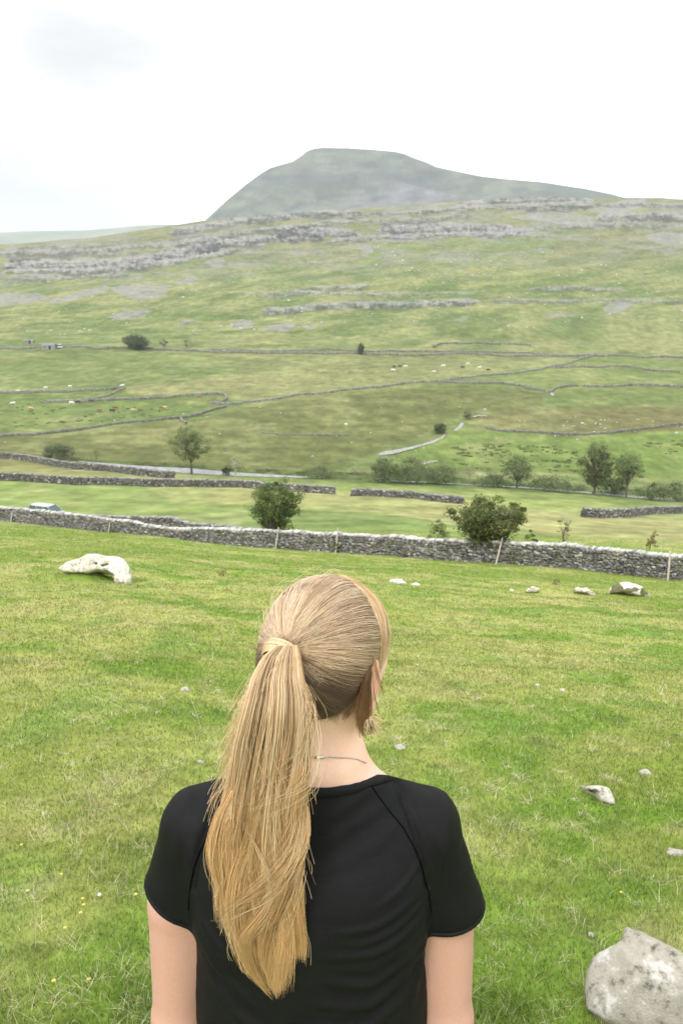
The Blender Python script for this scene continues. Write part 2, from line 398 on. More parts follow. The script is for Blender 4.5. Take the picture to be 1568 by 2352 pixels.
FIELDS = [ # colour, polygon, softness
 (C_(.235, .225, .075), [(-99, 1040), (60, 1058), (250, 1078), (395, 1094), (330, 1100), (100, 1098), (-99, 1090)]),
 (C_(.175, .235, .055), [(-99, 1100), (300, 1112), (560, 1122), (560, 1170), (300, 1195), (-99, 1165)]),
 (C_(.255, .255, .09), [(330, 1118), (800, 1128), (1100, 1150), (1050, 1180), (750, 1175), (400, 1150)]),
 (C_(.25, .255, .085), [(760, 1120), (1150, 1125), (1500, 1165), (1400, 1180), (1000, 1150), (760, 1135)]),
 (C_(.19, .25, .06), [(500, 1090), (1568, 1150), (1700, 1170), (1350, 1188), (1050, 1145), (700, 1120)]),
 (C_(.27, .255, .10), [(700, 1180), (1000, 1180), (1180, 1165), (1700, 1210), (1700, 1255), (1300, 1240), (1150, 1200), (900, 1192), (700, 1196)]),
 (C_(.125, .185, .045), [(560, 1160), (980, 1190), (1100, 1225), (600, 1222)]),
 (C_(.16, .24, .045), [(880, 1070), (930, 1040), (1060, 985), (1250, 1000), (1700, 985), (1700, 1110), (1250, 1085)]),
 (C_(.140, .150, .042), [(-99, 1010), (200, 995), (480, 960), (700, 910), (1000, 885), (1240, 900), (1250, 935), (1060, 955), (880, 1035), (700, 1085), (350, 1070), (-99, 1045)]),
 (C_(.17, .155, .055), [(1060, 960), (1200, 940), (1700, 930), (1700, 985), (1300, 1000), (1120, 985)]),
 (C_(.15, .215, .05), [(-99, 908), (290, 895), (300, 912), (500, 908), (500, 930), (420, 955), (150, 985), (-99, 1000)]),
 (C_(.255, .26, .10), [(280, 893), (560, 860), (1000, 822), (1340, 824), (1080, 866), (870, 888), (560, 924), (520, 905), (320, 908)]),
 (C_(.16, .215, .06), [(-99, 845), (200, 810), (450, 810), (620, 830), (500, 862), (250, 885), (-99, 898)]),
 (C_(.20, .215, .075), [(450, 810), (1350, 818), (1100, 835), (700, 850), (560, 860)]),
 (C_(.175, .225, .06), [(1000, 882), (1090, 870), (1360, 822), (1700, 828), (1700, 930), (1330, 925), (1240, 893)]),
 (C_(.155, .21, .06), [(860, 560), (1100, 545), (1340, 505), (1250, 590), (1050, 620), (820, 600)]),
 (C_(.12, .175, .04), [(150, 1050), (400, 1068), (700, 1082), (700, 1100), (440, 1088), (250, 1070)]),
 (C_(.10, .15, .035), [(700, 1080), (1568, 1125), (1568, 1152), (1100, 1122), (700, 1102)]),
 (C_(.14, .17, .05), [(-99, 838), (100, 812), (260, 803), (180, 822), (-99, 850)]),
]
def landcol(P):
    x, y = P[:, 0], P[:, 1]; r = np.hypot(x, y); u, v = proj(P)
    near = turfcol(x, y)*1.03
    wob = fbm(x/r*60, y/20, o=3, seed=41)
    n1 = fbm(x/40, y/60, o=5, seed=43); n2 = fbm(x/15, y/30, o=4, seed=47)
    vt = v+.13*(u-784)*sst(820, 700, v); hn = fbm(u/85, vt/11, o=5, seed=51, g=.6)                   # drifts of sedge along the contour
    far = lerp(C_(.145, .205, .055), C_(.235, .25, .092), sst(-.4, .45, n1*.6+hn))
    far = lerp(far, C_(.18, .185, .07), sst(.15, .5, n2)*.25)
    far = lerp(far, C_(.13, .18, .045), sst(.2, .5, -n2)*.45)
    uu, vv = u+10*fbm(u/40, v/20, o=3, seed=61), v+3.5*fbm(u/60, v/12, o=3, seed=63)
    far = lerp(far, C_(.185, .18, .085), .55*sst(650, 560, v))
    for c, poly in FIELDS:
        m = pip(uu, vv, poly) & (r > 60)
        t = .8*m*(1-.6*sst(-.05, .45, n2*.7+hn*.7))
        far = lerp(far, c, t)
    tone = 1+.27*hn+.09*n2+.13*fbm(u/22, vt/4.5, o=3, seed=53)
    tone = tone*(1+.16*vn(x/2.2, y/5., seed=57)+.12*vn(x/.9, y/2.4, seed=58)*(r < 420))
    far = far*tone[:, None]
    grey = far.mean(1)[:, None]*C_(1.03, 1.05, .82); far = (far+(grey-far)*.12)*(.74+.30*sst(200, 130, r))[:, None]
    # upland limestone and scree
    up = (r > 500)
    f1 = fbm(u/26, v/7, o=4, seed=71); f2 = .6*fbm(u/5, v/7, o=3, seed=73)+.7*fbm(u/24, v/3.2, o=3, seed=74); f3 = fbm(u/70, v/9, o=3, seed=75)
    sc = np.zeros(len(P), bool)
    us, vs = u+9*fbm(u/18, v/8, o=3, seed=77), v+4*fbm(u/14, v/7, o=3, seed=79)
    for poly in SCREE: sc |= pip(us, vs, poly)
    cr = np.interp(u, *CREST)
    gen = sst(-.22, .22, f3+.35*f1)*(1-sst(590, 655, v+.05*(u-784)))*.85                   # pavement along the top
    gen = gen*up
    far = lerp(far, lerp(C_(.20, .195, .175), C_(.14, .15, .10), sst(-.1, .4, f1)), gen*(.5+.4*sst(-.2, .3, f2)))
    far = lerp(far, C_(.205, .20, .19), sc*up*np.clip(.68+.45*f2+.35*f1, .1, .95))
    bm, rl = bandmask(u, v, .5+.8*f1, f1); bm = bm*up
    st = lerp(C_(.235, .23, .215), C_(.045, .05, .05), sst(-.45, .45, f2*.8+.25*f1+.35*rl))  # pale ledge over dark stained face, with crevice shade painted into the colour
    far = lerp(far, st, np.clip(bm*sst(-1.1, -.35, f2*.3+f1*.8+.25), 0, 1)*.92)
    # loose pale stones
    sp = (vn(u/1.7, v/1.3, seed=81) > .9) & (vn(u/60, v/25, seed=83) > -.1) & up
    far = lerp(far, C_(.30, .29, .27), sp*.45)
    t = sst(60, 85, r)
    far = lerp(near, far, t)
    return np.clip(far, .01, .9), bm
# the sheet
az = np.radians(np.concatenate([np.arange(-180, -40, 4), np.arange(-40, -27, .35), np.arange(-27, 27, .07), np.arange(27, 40, .35), np.arange(40, 180.1, 4)]))
rr = np.concatenate([np.geomspace(.2, 12, 170), np.geomspace(12.15, 75, 150), np.geomspace(75.6, 320, 210), np.geomspace(321.5, 1420, 430), np.geomspace(1450, 9000, 14)])
AA, RR = np.meshgrid(az, rr, indexing='ij')
gx = (np.sin(AA)*RR).ravel(); gy = (np.cos(AA)*RR).ravel()
gz = height(gx, gy)
P = np.stack([gx, gy, gz], -1)
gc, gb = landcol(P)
P[:, 2] += gb*np.hypot(gx, gy)*.0022*fbm(gx/4, gy/4, o=2, seed=91)
farr = np.hypot(gx, gy) > 1700
P[farr, 2] = np.minimum(P[farr, 2], 60)
F = gridF(len(az), len(rr))
F = F[:, ::-1]
nearF = rr[F[:, 0] % len(rr)] < 74
ctr = np.array([[0, 0, G0]]); P = np.vstack([P, ctr]); gc = np.vstack([gc, gc[0]])
i0 = np.arange(len(az)-1)*len(rr)
cap = np.stack([i0, i0+len(rr), np.full(len(i0), len(P)-1)], 1)
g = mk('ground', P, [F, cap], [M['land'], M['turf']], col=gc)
g.data.polygons.foreach_set('material_index', np.concatenate([nearF.astype(np.int32), np.ones(len(cap), np.int32)]))
tag(g, kind='structure')
# ------------------------------------------------------------------ the far mountain
SK = [(300, 640), (400, 570), (475, 503), (495, 484), (520, 461), (545, 440), (570, 420), (597, 400), (620, 386), (650, 377), (672, 371), (690, 359), (705, 347), (722, 341), (740, 339), (800, 340), (860, 344), (905, 348), (928, 353), (950, 363), (980, 373), (1000, 383), (1060, 396), (1105, 405), (1150, 410), (1250, 419), (1300, 427), (1340, 433), (1400, 445), (1568, 490), (1800, 560), (2200, 640)]
mu = np.linspace(200, 2000, 700); mt = np.linspace(0, 1.6, 300)
sky_y = np.interp(mu, *zip(*SK))
MD = 3400.
top = ray(mu, sky_y)*MD
U, T = np.meshgrid(np.arange(len(mu)), mt, indexing='ij')
zt = top[U, 2]; zb = -60.
rel = np.clip((zt-150)/450, 0, 1)
sh = np.where(T < 1, T, 1)
stp = lambda a, c, w, h: h*sst(c-w, c+w, a)
prof = .80*sh**1.15+stp(sh, .62, .02, .05)+stp(sh, .80, .025, .09)+stp(sh, .96, .03, .06)
prof = prof/prof.max()
dd = 2300+(MD-2300)*np.clip(T, 0, 1)**.85+np.clip(T-1, 0, 1)*2600
z = zb+(zt-zb)*prof-np.clip(T-1, 0, 1)**1.2*900*(.25+.75*(T > 1.25))
s = dd/MD
X = top[U, 0]*s; Y = top[U, 1]*s
gul = fbm(X/70, z/500, o=4, seed=101)
z = z+(1-sst(.9, .99, T))*(14*gul+10*fbm(X/220, Y/220, o=3, seed=103))*sst(.1, .3, T)
z = z+4*fbm(X/25, Y/40, o=2, seed=105)*(T < .97)
Pm = np.stack([X, Y, z], -1).reshape(-1, 3)
um, vm = proj(Pm)
k1 = fbm(um/35, vm/12, o=4, seed=111); k2 = .35*fbm(um/10+vm/30, vm/18, o=3, seed=113)+.8*fbm(um/50, (vm+.12*np.abs(um-780))/4.5, o=3, seed=114); k3 = fbm(um/90, vm/30, o=3, seed=115)
mc = lerp(C_(.076, .10, .070), C_(.12, .135, .092), sst(-.3, .4, k1+k3))  # blue-grey tint puts part of the distance haze into the colour
tt = T.ravel()
mc = lerp(mc, C_(.15, .15, .16), sst(.0, .5, k3+.4*k2)*.6*(tt < .8))
e1 = np.exp(-((vm-np.interp(um, [560, 700, 860, 990, 1100], [415, 404, 408, 412, 430]))/(8+5*(um > 800)))**2)*sst(560, 640, um)*(1-sst(960, 1020, um))
mc = lerp(mc, C_(.035, .045, .06), e1*np.clip(.75+.6*k2, 0, 1)*.95)
e2 = np.exp(-((vm-np.interp(um, [620, 680, 760, 860], [384, 377, 376, 380]))/4)**2)*(um > 600)*(um < 900)
mc = lerp(mc, C_(.07, .075, .075), e2*.6)
e3 = np.exp(-((vm-(sky_y[U.ravel()]+4))/3.5)**2)*(um > 700)*(um < 1010)
mc = lerp(mc, C_(.07, .08, .08), e3*.6)
e4 = pip(um+6*k2, vm, [(870, 430), (930, 420), (1050, 450), (980, 470), (870, 465)])
mc = lerp(mc, C_(.18, .165, .19), e4*.55)
mc = mc*(.80+.25*k1+.34*k2)[:, None]
o = mk('mountain', Pm, gridF(len(mu), len(mt)), M['fell'], col=np.clip(mc, .01, 1)); tag(o, kind='structure')
# distant hill on the left horizon
HK = [(-700, 560), (-300, 535), (0, 534), (60, 531), (200, 529), (330, 518), (390, 515), (440, 522), (520, 550), (700, 640)]
hu = np.linspace(-700, 700, 240); ht = np.linspace(0, 1.5, 60); hy = np.interp(hu, *zip(*HK))
top = ray(hu, hy)*6000; U, T = np.meshgrid(np.arange(len(hu)), ht, indexing='ij')
s = (4200+1800*T)/6000
z = -60+(top[U, 2]+60)*np.where(T < 1, sst(-.3, 1.05, T), 1-.6*(T-1))+12*fbm(top[U, 0]/300, T*9, o=3, seed=121)*(T < .95)
Ph = np.stack([top[U, 0]*s, top[U, 1]*s, z], -1).reshape(-1, 3)
k = fbm(Ph[:, 0]/400, Ph[:, 1]/300, o=4, seed=123)
hc = lerp(C_(.10, .14, .075), C_(.17, .18, .10), sst(-.4, .4, k))
o = mk('hills', Ph, gridF(len(hu), len(ht)), M['fell'], col=hc); tag(o, kind='structure')
P_LOW = min(v for v in (P[:, 2].min(), Ph[:, 2].min(), Pm[:, 2].min()))
# ------------------------------------------------------------------ stone things
def rounded_cube(n=1):
    g = np.linspace(-1, 1, n+2); V = []; Fc = []; key = {}
    def vid(p):
        k = tuple(np.round(p, 4))
        if k not in key: key[k] = len(V); V.append(p)
        return key[k]
    for ax_ in range(3):
        for sg in (-1, 1):
            a, b = [(1, 2), (2, 0), (0, 1)][ax_]
            for i in range(n+1):
                for j in range(n+1):
                    q = []
                    for di, dj in ((0, 0), (1, 0), (1, 1), (0, 1)):
                        p = [0, 0, 0]; p[ax_] = sg; p[a] = g[i+di]; p[b] = g[j+dj]; q.append(vid(p))
                    Fc.append(q if sg > 0 else q[::-1])
    V = np.array(V, float); V = V/(np.sum(np.abs(V)**5, 1)**(1/5))[:, None]
    return V, np.array(Fc)
RC1 = rounded_cube(1); RC0 = rounded_cube(0)
def pathpts(pts, step):
    P = np.asarray(pts, float); d = np.concatenate([[0], np.cumsum(np.linalg.norm(np.diff(P[:, :2], axis=0), axis=1))])
    n = max(2, int(d[-1]/step)+1); t = np.linspace(0, d[-1], n)
    return np.stack([np.interp(t, d, P[:, k]) for k in (0, 1)], -1), t
def stone_wall(name, dpts, h, label, group=None, th=.55, sl=.24, sh=.13, fine=True, mn=0, lichen=1., hvar=0., P3=None, tone=.86, hts=None):
    P = hit([p[0] for p in dpts], [p[1] for p in dpts], mn) if P3 is None else np.array(P3)
    Q, t = pathpts(P, .5 if fine else 1.2)
    z = landz(Q[:, 0], Q[:, 1])
    T = np.gradient(Q, axis=0); T /= np.linalg.norm(T, axis=1)[:, None]+1e-9; Nn = np.stack([T[:, 1], -T[:, 0]], -1)
    L = t[-1]
    def at(s): return np.array([np.interp(s, t, Q[:, 0]), np.interp(s, t, Q[:, 1])]), np.interp(s, t, z), np.array([np.interp(s, t, T[:, 0]), np.interp(s, t, T[:, 1])])
    hh = lambda s: (h if hts is None else np.interp(s/L, np.linspace(0, 1, len(hts)), hts))*(1+hvar*vn(np.array([s/4.]), np.array([.5]), seed=7)[0]+.07*vn(np.array([s/1.3]), np.array([.5]), seed=8)[0])
    mb = MB()
    # rubble heart
    c = th*.5-.09
    H = np.array([hh(s) for s in t])-.1
    V = np.stack([np.column_stack([Q+Nn*c, z-.3]), np.column_stack([Q+Nn*c*.75, z+H]), np.column_stack([Q-Nn*c*.75, z+H]), np.column_stack([Q-Nn*c, z-.3])], 1)
    mb.add(V.reshape(-1, 3), gridF(len(Q), 4, True), C_(.05, .048, .045))
    RV, RF = RC1 if fine else RC0
    rg = np.random.default_rng(int(abs(P[0, 0]*100))+3)
    for side in (1, -1):
        y = -.1; course = 0
        while y < (h if hts is None else max(hts))*1.3:
            s = -rg.random()*sl; ch = sh*rg.uniform(.75, 1.35)
            while s < L:
                l = sl*rg.uniform(.35, 1.6)
                if y+ch*.6 < hh(max(s, 0)):
                    p, zz, tt = at(np.clip(s+l/2, 0, L)); nn = np.array([tt[1], -tt[0]])*side
                    bat = 1-.25*y/h
                    V = RV*np.array([l/2*1.02, th*.26*rg.uniform(.8, 1.25), ch*.53])+rg.normal(0, .012, RV.shape)*(1 if fine else 2.5)
                    an = rg.normal(0, .22); V[:, [0, 2]] = V[:, [0, 2]]@np.array([[math.cos(an), -math.sin(an)], [math.sin(an), math.cos(an)]])
                    wpt = np.column_stack([p[0]+V[:, 0]*tt[0]+(V[:, 1]+th*.36*bat)*nn[0], p[1]+V[:, 0]*tt[1]+(V[:, 1]+th*.36*bat)*nn[1], zz+y+ch/2+rg.normal(0, .022)+V[:, 2]])
                    b = rg.uniform(.13, .31)*tone; k = rg.random()
                    if k > .92: b = rg.uniform(.28, .42)
                    if k < .25: b *= .55
                    col = C_(b, b*.965, b*rg.uniform(.84, .95))
                    if rg.random() < .05: col = C_(.13, .13, .045)
                    mb.add(wpt, RF, col)
                s += l
            y += ch*.96; course += 1
    s = 0
    while s < L:
        l = sl*rg.uniform(.5, 1.1); p, zz, tt = at(s+l/2); nn = np.array([tt[1], -tt[0]])
        V = RV*np.array([l/2, th*.42*rg.uniform(.8, 1.15), sh*rg.uniform(.6, 1.05)])+rg.normal(0, .014, RV.shape)
        an = rg.normal(0, .3); V[:, [0, 2]] = V[:, [0, 2]]@np.array([[math.cos(an), -math.sin(an)], [math.sin(an), math.cos(an)]])
        b = rg.uniform(.32, .62)*lichen
        if rg.random() < .2: b *= .55
        mb.add(np.column_stack([p[0]+V[:, 0]*tt[0]+V[:, 1]*nn[0], p[1]+V[:, 0]*tt[1]+V[:, 1]*nn[1], zz+hh(s)+V[:, 2]]), RF, C_(b, b*.985, b*.94))
        s += l*.97
    org = (P[0, 0], P[0, 1], z[0])
    o = mb.build(name, M['wallstone'] if fine else M['farstone'], smooth=fine, origin=org)
    tag(o, label, 'stone wall', group); return o
NWP = np.array([ray(x, y)*np.interp(x, [-60]+list(wx)+[1640], [81]+list(wd)+[40.5]) for x, y in [(-60, 1190)]+list(zip(wx, wy))+[(1640, 1335)]]); NWP[:, 2] = landz(NWP[:, 0], NWP[:, 1])
TOPW = None
stone_wall('stone_wall', TOPW, 1.38, 'long grey drystone wall with white lichened cap stones crossing behind the woman', P3=NWP)
def from_depth(pts):          # (x, y, depth) measured foot points, laid on the land
    P = np.array([ray(x, y)*d for x, y, d in pts]); return P
_w2 = [(185, 1183, 90), (230, 1184, 88), (280, 1187, 85), (340, 1188, 82), (405, 1189, 79), (435, 1202, 77), (500, 1207, 73), (560, 1212, 70), (600, 1216, 68)]
W2T = np.array([ray(x, y)*d for x, y, d in _w2]); W2P = W2T.copy(); W2P[:, 2] = landz(W2T[:, 0], W2T[:, 1]); W2H = np.clip(W2T[:, 2]-W2P[:, 2], .6, 4)
print('W2H', W2H)
stone_wall('stone_wall', None, 1.45, 'darker mossy drystone wall running just beyond the near wall, from the car to the upright hawthorn', th=.6, hvar=.05, lichen=.6, tone=.62, P3=W2P, hts=W2H)
WG = 'drystone walls across the valley fields'
stone_wall('stone_wall', [(-40, 1049), (60, 1058), (170, 1078), (250, 1083), (330, 1093), (400, 1099)], 1.45, 'upper of the two grey drystone walls at the left, curving above the straw field', WG, sl=.5, sh=.25, mn=100, tone=.66, lichen=.5)
stone_wall('stone_wall', [(-40, 1103), (60, 1106), (170, 1114), (250, 1114), (330, 1117), (450, 1118), (560, 1120), (640, 1127), (700, 1131), (768, 1135)], 1.35, 'long grey drystone wall at the left dividing the green field from the straw field', WG, sl=.45, sh=.22, mn=100, tone=.66, lichen=.5)
stone_wall('stone_wall', [(808, 1139), (850, 1139), (900, 1142), (950, 1145), (1000, 1152), (1062, 1158)], 1.2, 'short broken drystone wall standing alone left of the broad hawthorn', WG, sl=.45, sh=.22, mn=90, tone=.66, lichen=.5)
stone_wall('stone_wall', [(1335, 1187), (1380, 1190), (1440, 1188), (1500, 1180), (1620, 1170)], 1.3, 'drystone wall rising to the right edge below the riverside trees', WG, sl=.45, sh=.22, mn=90, tone=.66, lichen=.5)
def far_wall(dpts, h, label, mn=230, th=.7, tone=1.):
    P = hit([p[0] for p in dpts], [p[1] for p in dpts], mn)
    Q, t = pathpts(P, .9); z = landz(Q[:, 0], Q[:, 1])
    T = np.gradient(Q, axis=0); T /= np.linalg.norm(T, axis=1)[:, None]+1e-9; Nn = np.stack([T[:, 1], -T[:, 0]], -1)
    rg = np.random.default_rng(len(t)); n = len(t); rows = 5
    V = []; Cc = []; h = h*.72
    prof = [(-.5, -.4), (-.46, .25), (-.42, .6), (-.34, .9), (-.1, 1.0), (.12, .98), (.34, .9), (.45, .5), (.5, -.4)]
    for a, b in prof:
        jit = rg.normal(0, .05, n)*h
        V.append(np.column_stack([Q+Nn*((a*th)+rg.normal(0, .05, n))[:, None], z+b*h*(1+.14*vn(t/5, t*0+.5, seed=5))+jit*(b > 0)]))
        b_ = rg.uniform(.10, .20, n)*tone*(1.25 if b > .8 else 1)
        Cc.append(np.column_stack([b_, b_*1.0, b_*.78]))
    o = mk('stone_wall', np.stack(V, 1).reshape(-1, 3), gridF(n, len(prof)), M['farstone'], col=np.stack(Cc, 1).reshape(-1, 3), smooth=False, origin=(P[0, 0], P[0, 1], z[0]))
    tag(o, label, 'stone wall', WG)
far_wall([(-60, 800), (100, 799), (230, 803), (350, 803), (430, 807), (500, 811), (620, 813), (800, 813), (1000, 816), (1200, 819), (1400, 819), (1500, 822), (1640, 822)], 1.9, 'longest field wall, running the whole width at the foot of the fell beside the road')
far_wall([(480, 805), (600, 808), (700, 807), (900, 808), (1200, 812), (1380, 816)], 1.6, 'wall running close above and beside the long roadside wall', mn=300)
far_wall([(-60, 905), (60, 904), (170, 901), (240, 898), (288, 893)], 1.7, 'wall ending above the green pasture of cattle at the left')
far_wall([(95, 926), (180, 920), (245, 911), (288, 893)], 1.1, 'low sloping wall linking two walls of the cattle pasture', tone=1.2)
far_wall([(95, 926), (200, 924), (300, 919), (430, 910), (500, 906), (517, 910), (522, 918), (510, 925), (482, 928), (520, 930), (558, 928)], 1.6, 'wall with a hooked right end round the cattle pasture')
far_wall([(-20, 1004), (70, 1001), (170, 990), (300, 971), (400, 963), (440, 958), (480, 946), (520, 934)], 1.3, 'wall climbing along the lower edge of the cattle pasture', tone=.9)
far_wall([(415, 962), (420, 970), (428, 974)], 1.2, 'tiny spur of wall jutting down above the big riverside tree')
far_wall([(560, 926), (640, 917), (700, 907), (800, 896), (870, 891), (940, 880), (1000, 878), (1080, 868), (1180, 859), (1240, 850), (1290, 840), (1330, 826), (1370, 818)], 1.5, 'wall climbing to the right beneath the white cattle up to the road', tone=1.2)
far_wall([(1000, 879), (1090, 882), (1150, 882), (1200, 889), (1250, 900)], 1.7, 'dark wall running down to the little gill')
far_wall([(1250, 901), (1262, 903), (1275, 893), (1300, 889), (1326, 888)], 1.6, 'short curved wall right of the little gill')
far_wall([(1340, 889), (1400, 889), (1450, 886), (1500, 886), (1640, 890)], 1.6, 'dark straight wall reaching the right edge above the moor')
far_wall([(1265, 847), (1330, 844), (1400, 842), (1450, 844), (1490, 851), (1500, 853)], 1.5, 'wall right of the junction below the road')
far_wall([(1502, 852), (1560, 856)], 1.3, 'short wall fragment near the right edge below the road')
far_wall([(995, 799), (1005, 793), (1018, 790), (1080, 790), (1149, 791)], 1.8, 'long wall of the small enclosure above the road', mn=380)
far_wall([(1155, 791), (1200, 793), (1218, 795)], 1.8, 'shorter right wall of the small enclosure above the road', mn=380)
far_wall([(1115, 985), (1150, 991), (1200, 993), (1300, 1000), (1400, 996), (1480, 986), (1560, 977), (1640, 975)], 1.2, 'ruined wall above the green rushy pasture at the right', mn=200, tone=.85)
far_wall([(600, 994), (640, 999), (720, 1000), (800, 1001)], .7, 'low ruined wall crossing the brown moor in the middle', mn=200, tone=.8)
# ------------------------------------------------------------------ trees
def ico(n):
    t = (1+5**.5)/2
    V = [(-1, t, 0), (1, t, 0), (-1, -t, 0), (1, -t, 0), (0, -1, t), (0, 1, t), (0, -1, -t), (0, 1, -t), (t, 0, -1), (t, 0, 1), (-t, 0, -1), (-t, 0, 1)]
    F = [(0, 11, 5), (0, 5, 1), (0, 1, 7), (0, 7, 10), (0, 10, 11), (1, 5, 9), (5, 11, 4), (11, 10, 2), (10, 7, 6), (7, 1, 8), (3, 9, 4), (3, 4, 2), (3, 2, 6), (3, 6, 8), (3, 8, 9), (4, 9, 5), (2, 4, 11), (6, 2, 10), (8, 6, 7), (9, 8, 1)]
    V = [np.array(v)/np.linalg.norm(v) for v in V]
    for _ in range(n):
        F2 = []; cache = {}
        def mid(a, b):
            k = (min(a, b), max(a, b))
            if k not in cache: m = V[a]+V[b]; cache[k] = len(V); V.append(m/np.linalg.norm(m))
            return cache[k]
        for a, b, c in F:
            x, y, z = mid(a, b), mid(b, c), mid(c, a); F2 += [(a, x, z), (b, y, x), (c, z, y), (x, y, z)]
        F = F2
    return np.array(V), np.array(F)
def leaves(cent, size, rg, flat=.5):
    n = len(cent)
    a = rg.normal(size=(n, 3)); a[:, 2] *= flat; a /= np.linalg.norm(a, axis=1)[:, None]
    b = rg.normal(size=(n, 3)); b -= (b*a).sum(1)[:, None]*a; b /= np.linalg.norm(b, axis=1)[:, None]
    s = size*rg.uniform(.5, 1.3, (n, 1))
    V = np.stack([cent-a*s, cent-b*s*.45, cent+a*s, cent+b*s*.45], 1).reshape(-1, 3)
    return V, np.arange(n*4).reshape(n, 4)
def tree(name, foot, H, Wd, label, cat='tree', group=None, seed=1, col=(.08, .12, .03), col2=(.14, .17, .05), nl=4000, ls=.16, tf=.28, trunk=.05, nb=45, spread=.12, shape=(1., 1.), lean=0., bark=(.12, .10, .08), parts=('trunk', 'crown'), stems=1, lower=.0, top=1., squash=1., fan=0.):
    if cat == 'bush' and lower == 0: lower = -.45; spread = .15; nl = int(nl*1.5); nb = int(nb*1.3)
    rg = np.random.default_rng(seed); foot = np.array(foot, float); foot = foot-np.array([0, 0, .05])
    col = np.array(col)*1.45; col2 = np.array(col2)*1.4
    E = empty(name, foot, label, cat, group)
    mb = MB(); zc = H*(tf+(1-tf)/2); rz = H*(1-tf)/2
    # limbs reach to clump centres spread through the crown's volume
    cl = []
    while len(cl) < nb:
        p = rg.uniform(-1, 1, 3); q = np.linalg.norm(p)
        if q > 1 or q < .35: continue
        w = 1 if p[2] > 0 else 1-lower*(-p[2])
        w = w*(1-(1-top)*max(p[2], 0))*(1-fan*(1-(p[2]+1)/2)**1.15)/(1 if not fan else math.sqrt(max(1-p[2]**2, .3))*.6+.4)
        cl.append(np.array([p[0]*Wd/2*w*.9+lean*H*(p[2]+1)*.5, p[1]*Wd/2*w*.9, zc+p[2]*rz*.88*squash]))
    cl = np.array(cl); L = []
    base = []
    for k in range(stems):
        a = rg.uniform(0, 6.28); sp = 0 if stems == 1 else Wd*.10
        b = np.array([math.cos(a)*sp*.4, math.sin(a)*sp*.4, 0]); m = b+np.array([math.cos(a)*sp+lean*H*.3, math.sin(a)*sp, H*tf*1.05])
        e = m+np.array([math.cos(a)*sp+lean*H*.3, math.sin(a)*sp, H*.34])
        base.append((b, m, e)); wob = rg.normal(0, H*.012, 3)*np.array([1, 1, 0])
        tube(mb, [foot+b-[0, 0, .1], foot+(b+m)/2+wob, foot+m, foot+(m+e)/2-wob, foot+e], np.array([1.25, 1, .8, .5, .2])*trunk*H/2/stems**.5, 8, bark)
    for c in cl:
        b, m, e = base[rg.integers(stems)]; t = rg.uniform(0, 1); s = m+(e-m)*t if c[2] > m[2] else b+(m-b)*rg.uniform(.55, 1)
        d = c-s; md = s+d*.5+rg.normal(0, .06, 3)*np.linalg.norm(d)+np.array([0, 0, .06*np.linalg.norm(d)])
        r0 = trunk*H*.16*rg.uniform(.6, 1.1)/stems**.5
        tube(mb, [foot+s, foot+md, foot+c], [r0, r0*.6, r0*.2], 5, bark, cap=False)
        for _ in range(3):
            q = c+rg.normal(0, spread*Wd, 3)*.9; tube(mb, [foot+md*.4+foot*0+c*.6, foot+q], [r0*.35, r0*.08], 4, bark, cap=False)
    mb.build(parts[0], M['bark'], E)
    if nl:
        k = rg.integers(0, len(cl), nl); wgt = rg.uniform(.4, 1.75, len(cl))
        dirs = rg.normal(size=(nl, 3)); dirs /= np.linalg.norm(dirs, axis=1)[:, None]
        pos = cl[k]+dirs*(rg.random(nl)**.45*spread*Wd)[:, None]*wgt[k][:, None]*np.array([1.15, 1.15, .75])
        V, F = leaves(foot+pos, ls, rg)
        tone = rg.uniform(0, 1, len(cl))[k]*.6+rg.uniform(0, 1, nl)*.4
        c = lerp(np.array(col), np.array(col2), tone)
        mk(parts[1], V, F, M['leaf'], E, col=np.repeat(c, 4, 0), smooth=False)
    return E
def foot(x, y, mn=0): return hit(x, y, mn)[0]
def size_at(p, d): s = p[1]*CP-p[2]*SP; return d/FD*s       # D-units -> metres at that distance
def T_(x, yb, yt, w, label, mn=0, depth=None, **k):
    if depth: p = ray(x, yb)*depth; p[2] = landz(p[0], p[1])[0]
    else: p = foot(x, yb, mn)
    s = p[1]*CP-p[2]*SP; up = s/FD*(yb-yt)*1.02; u0, v0 = proj(p[None])
    H = up+(v0[0]-yb)*s/FD
    return tree(k.pop('name', 'tree'), p, H, size_at(p, w), label, **k)
# two hawthorns just beyond the near wall
T_(632, 1252, 1100, 152, 'upright dark hawthorn bush behind the near wall, left of centre', depth=66, name='hawthorn_bush', cat='bush', seed=3, nl=14000, ls=.10, tf=.04, trunk=.05, nb=130, spread=.07, stems=4, col=(.045, .075, .018), col2=(.11, .14, .035), lower=.25, squash=1.1, fan=.5, group='hawthorn bushes by the near wall')
T_(1116, 1282, 1134, 240, 'broad spreading hawthorn bush leaning over the near wall at the right', depth=50.6, name='hawthorn_bush', cat='bush', seed=8, nl=15000, ls=.10, tf=.24, trunk=.09, nb=140, spread=.07, stems=4, col=(.04, .06, .016), col2=(.125, .135, .04), lower=0.001, fan=.8, group='hawthorn bushes by the near wall', squash=.95)
sg = 'small shrubs and saplings beyond the near wall'
T_(1004, 1252, 1184, 54, 'pale yellow-green shrub left of the broad hawthorn', depth=60, name='shrub', cat='shrub', group=sg, seed=12, nl=1500, ls=.09, tf=.05, nb=26, stems=3, trunk=.03, col=(.11, .15, .045), col2=(.19, .21, .08), lower=-.2, top=.5)
T_(1217, 1262, 1210, 34, 'small dark green shrub right of the broad hawthorn', depth=56, name='shrub', cat='shrub', group=sg, seed=13, nl=1000, ls=.09, tf=.05, nb=18, stems=3, trunk=.03)
